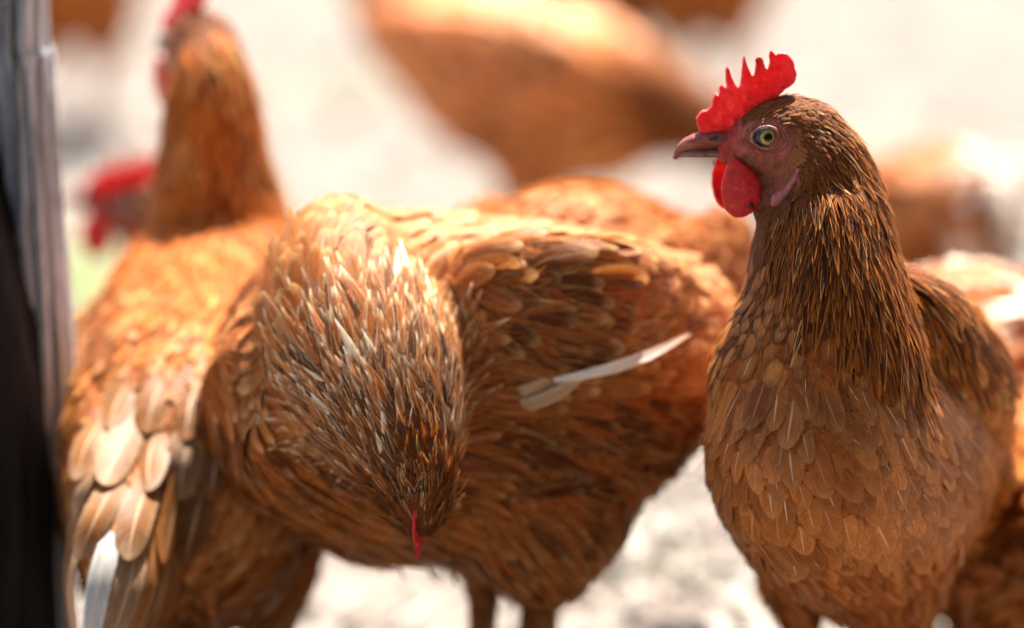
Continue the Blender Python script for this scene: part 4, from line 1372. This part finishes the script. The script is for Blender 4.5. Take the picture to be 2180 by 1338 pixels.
# ------------------------------------------------------------------ hens further back
def generic(label, pos, yaw, pose='stand', seed=1, tone=1.0, white=None, scale=1.0, cls_sp=1.0, voxel=0.004, headdrop=0.0, pale=0.25, tail=1.0, frame=None, neck=None, var=0.3, sit=0.0, legs=(-1, 1)):
    m = Matrix.Translation(Vector((pos[0], pos[1], -sit))) @ Matrix.Rotation(yaw, 4, 'Z') @ Matrix.Diagonal((scale, scale, scale, 1))
    def tb(kind, rows, ref, flow=1):
        out = []
        for x, y, z, a, b in rows:
            if kind == 'trunk' and x < -0.07:
                x, z = -0.07 + (x + 0.07) * (0.45 + 0.55 * tail), 0.205 + (z - 0.205) * tail
            p = m @ Vector((x, y, z))
            out.append((p.x, p.y, p.z, a * scale, b * scale))
        return Tube(kind, out, m.to_3x3() @ Vector(ref), flow)
    T = []
    if pose == 'stand':
        T.append(tb('trunk', [(.135, 0, .21, .02, .02), (.12, 0, .20, .052, .055), (.07, 0, .19, .073, .078), (0, 0, .185, .08, .085), (-.07, 0, .195, .072, .075), (-.13, 0, .225, .05, .05), (-.19, 0, .27, .02, .04), (-.235, 0, .315, .006, .022)], (0, 1, 0)))
        T.append(tb('neck', [(.135, 0, .355 - headdrop, .018, .019), (.13, 0, .335 - headdrop, .022, .024), (.12, 0, .295 - headdrop * .7, .028, .031), (.10, 0, .25, .042, .045), (.07, 0, .215, .055, .06)], (0, 1, 0)))
        hp, hf = (.150, 0, .362 - headdrop), (1, 0, -0.05)
        hu = (0, 0, 1)
    else:
        T.append(tb('trunk', [(.135, 0, .18, .02, .02), (.12, 0, .175, .052, .055), (.07, 0, .18, .073, .078), (0, 0, .19, .08, .085), (-.07, 0, .215, .072, .075), (-.13, 0, .255, .05, .05), (-.18, 0, .305, .02, .042), (-.22, 0, .355, .006, .022)], (0, 1, 0)))
        T.append(tb('neck', [(.245, 0, .125, .018, .019), (.228, 0, .138, .022, .024), (.195, 0, .160, .028, .031), (.15, 0, .175, .042, .045), (.10, 0, .185, .055, .06)], (0, 1, 0)))
        hp, hf = (.258, 0, .110), (0.75, 0, -0.66)
        hu = (0.66, 0, 0.75)
    for s in (-1, 1):
        T.append(tb('wing', [(.08, s * .062, .215, .014, .03), (.02, s * .074, .215, .018, .05), (-.05, s * .07, .22, .017, .05), (-.12, s * .05, .235, .012, .035), (-.17, s * .03, .255, .005, .012)], (0, 1, 0)))
        if sit > 0 or s not in legs:
            continue
        T.append(tb('thigh', [(.0, s * .034, .16, .040, .05), (.01, s * .034, .12, .030, .038), (.005, s * .032, .085, .012, .015)], (1, 0, 0)))
        k, f = m @ Vector((.005, s * .032, .09)), m @ Vector((0.0, s * .032, .006))
        f.z = 0.006
        T += shank_tubes(k, f, (m.to_3x3() @ Vector((1, 0, 0)))[:2])
    r3 = m.to_3x3()
    fr = frame if frame is not None else head_frame(m @ Vector(hp), r3 @ Vector(hf), r3 @ Vector(hu))
    if neck is not None:
        T[1] = neck
    h = Hen('hen', label, (pos[0], pos[1], 0), T, fr, voxel, 'hens in the yard', seed)
    h.paint(under_paint)
    mi = np.array(m.inverted())
    def local(p): return p @ mi[:3, :3].T + mi[:3, 3]
    def wmask(hen, p, n):
        return white(local(p)) if white is not None else np.zeros(len(p))
    bc = lambda *k: body_col(*k, base=np.array((0.46, 0.20, 0.075)) * tone, lo=np.array((0.32, 0.12, 0.042)) * tone, pale=WHITE if white is not None else BUFF, paleness=wmask, edge_dark=-pale, shaft=0.2, var=var)
    sp = 0.010 * cls_sp
    h.groom('far', lambda hen, p, n, kind, u: (kind == 'trunk') | (kind == 'wing') | (kind == 'thigh'), bc, sp=sp, L=sp * 3.4, W=sp * 1.65)
    h.groom('hackle', lambda hen, p, n, kind, u: ((kind == 'neck') | (kind == 'head')) & ~face_mask(hen.headco(p)) & (hen.headco(p)[:, 0] < 0.006), lambda *k: tuple((x * 1.5 if i < 1 else x) for i, x in enumerate(hackle_col(*k, gold=0.9, pale=0.1))), sp=0.0055 * cls_sp, W=0.007 * cls_sp, L=0.026)
    h.head_parts(False)
    HENS.append(h)
    return h

def gnd(px, py, Y):
    p = at(px, py, Y)
    return (p.x, p.y)

D = generic('brown hen close behind the preening hen, only its back showing over it', gnd(1280, 500, .31), R(72), 'peck', 61, 0.85, cls_sp=0.62, voxel=0.003, pale=0.5, tail=0.12, scale=0.92, sit=-0.028, legs=(1,))
E = generic('pale brown hen with white patches, close behind the hen in profile', gnd(2100, 640, .40), R(62), 'peck', 62, 1.05, white=lambda q: sstep(nz(q, 34, 5), 0.10, 0.35) * (q[:, 2] > 0.17), cls_sp=0.8, voxel=0.003, pale=0.5, tail=0.1, scale=0.80)
Fh = generic('hen with bright red comb and face peeping out between the post and a stretched neck', gnd(440, 430, .95), R(-90), 'stand', 63, 0.8, scale=0.66, tail=0.3,
             frame=head_frame(at(270, 438, .64), (-0.92, -0.12, 0.34), (0, 0, 1)),
             neck=px_tube('neck', [(308, 450, .685, .018, .018), (325, 490, .69, .022, .022), (350, 540, .70, .028, .028), (400, 610, .74, .038, .038), (450, 680, .80, .045, .045)], (1, 0, 0)))
G = generic('blurred orange brown hen bending down with tail raised, in the middle of the yard', gnd(1130, 250, 1.55), R(-28), 'peck', 64, 1.75, tail=0.7, pale=0.5, scale=0.95, var=0.6, white=lambda q: 0.22 * sstep(nz(q, 24, 3), -0.1, 0.4) + 0.5 * sstep(q[:, 0], -0.12, -0.2))
J = generic('blurred brown hen with a white wing behind the profile hen', gnd(1985, 420, 1.0), R(95), 'peck', 65, 1.0, white=lambda q: sstep(-q[:, 1], 0.0, 0.02) * sstep(q[:, 2], 0.14, 0.17), tail=0.0, scale=0.74)
L1 = generic('orange brown hen sitting low behind the profile hen, mostly beyond the picture edge', gnd(2275, 1100, .26), R(80), 'stand', 70, 1.15, tail=0.3, sit=0.085, cls_sp=0.8, voxel=0.003, pale=0.4)
H1 = generic('blurred orange hen cut by the top of the picture, darker of the far pair', gnd(1285, 10, 2.80), R(75), 'peck', 66, 1.0, tail=0.3)
H2 = generic('blurred pale orange hen cut by the top of the picture, lighter of the far pair', gnd(1505, 20, 2.68), R(110), 'peck', 67, 1.3, tail=0.3)
I1 = generic('blurred pale orange hen beyond the top of the wooden post', gnd(150, 20, 2.55), R(85), 'peck', 68, 1.3, tail=0.3)

BV = [h.bvh for h in HENS[:3]]
A.finish(300, BV)
B.finish(300, BV)
Cc.finish(300, BV)
for h in HENS[3:]:
    h.finish(150 if h is D else 80 if h in (E, L1) else 0, BV + [h.bvh])
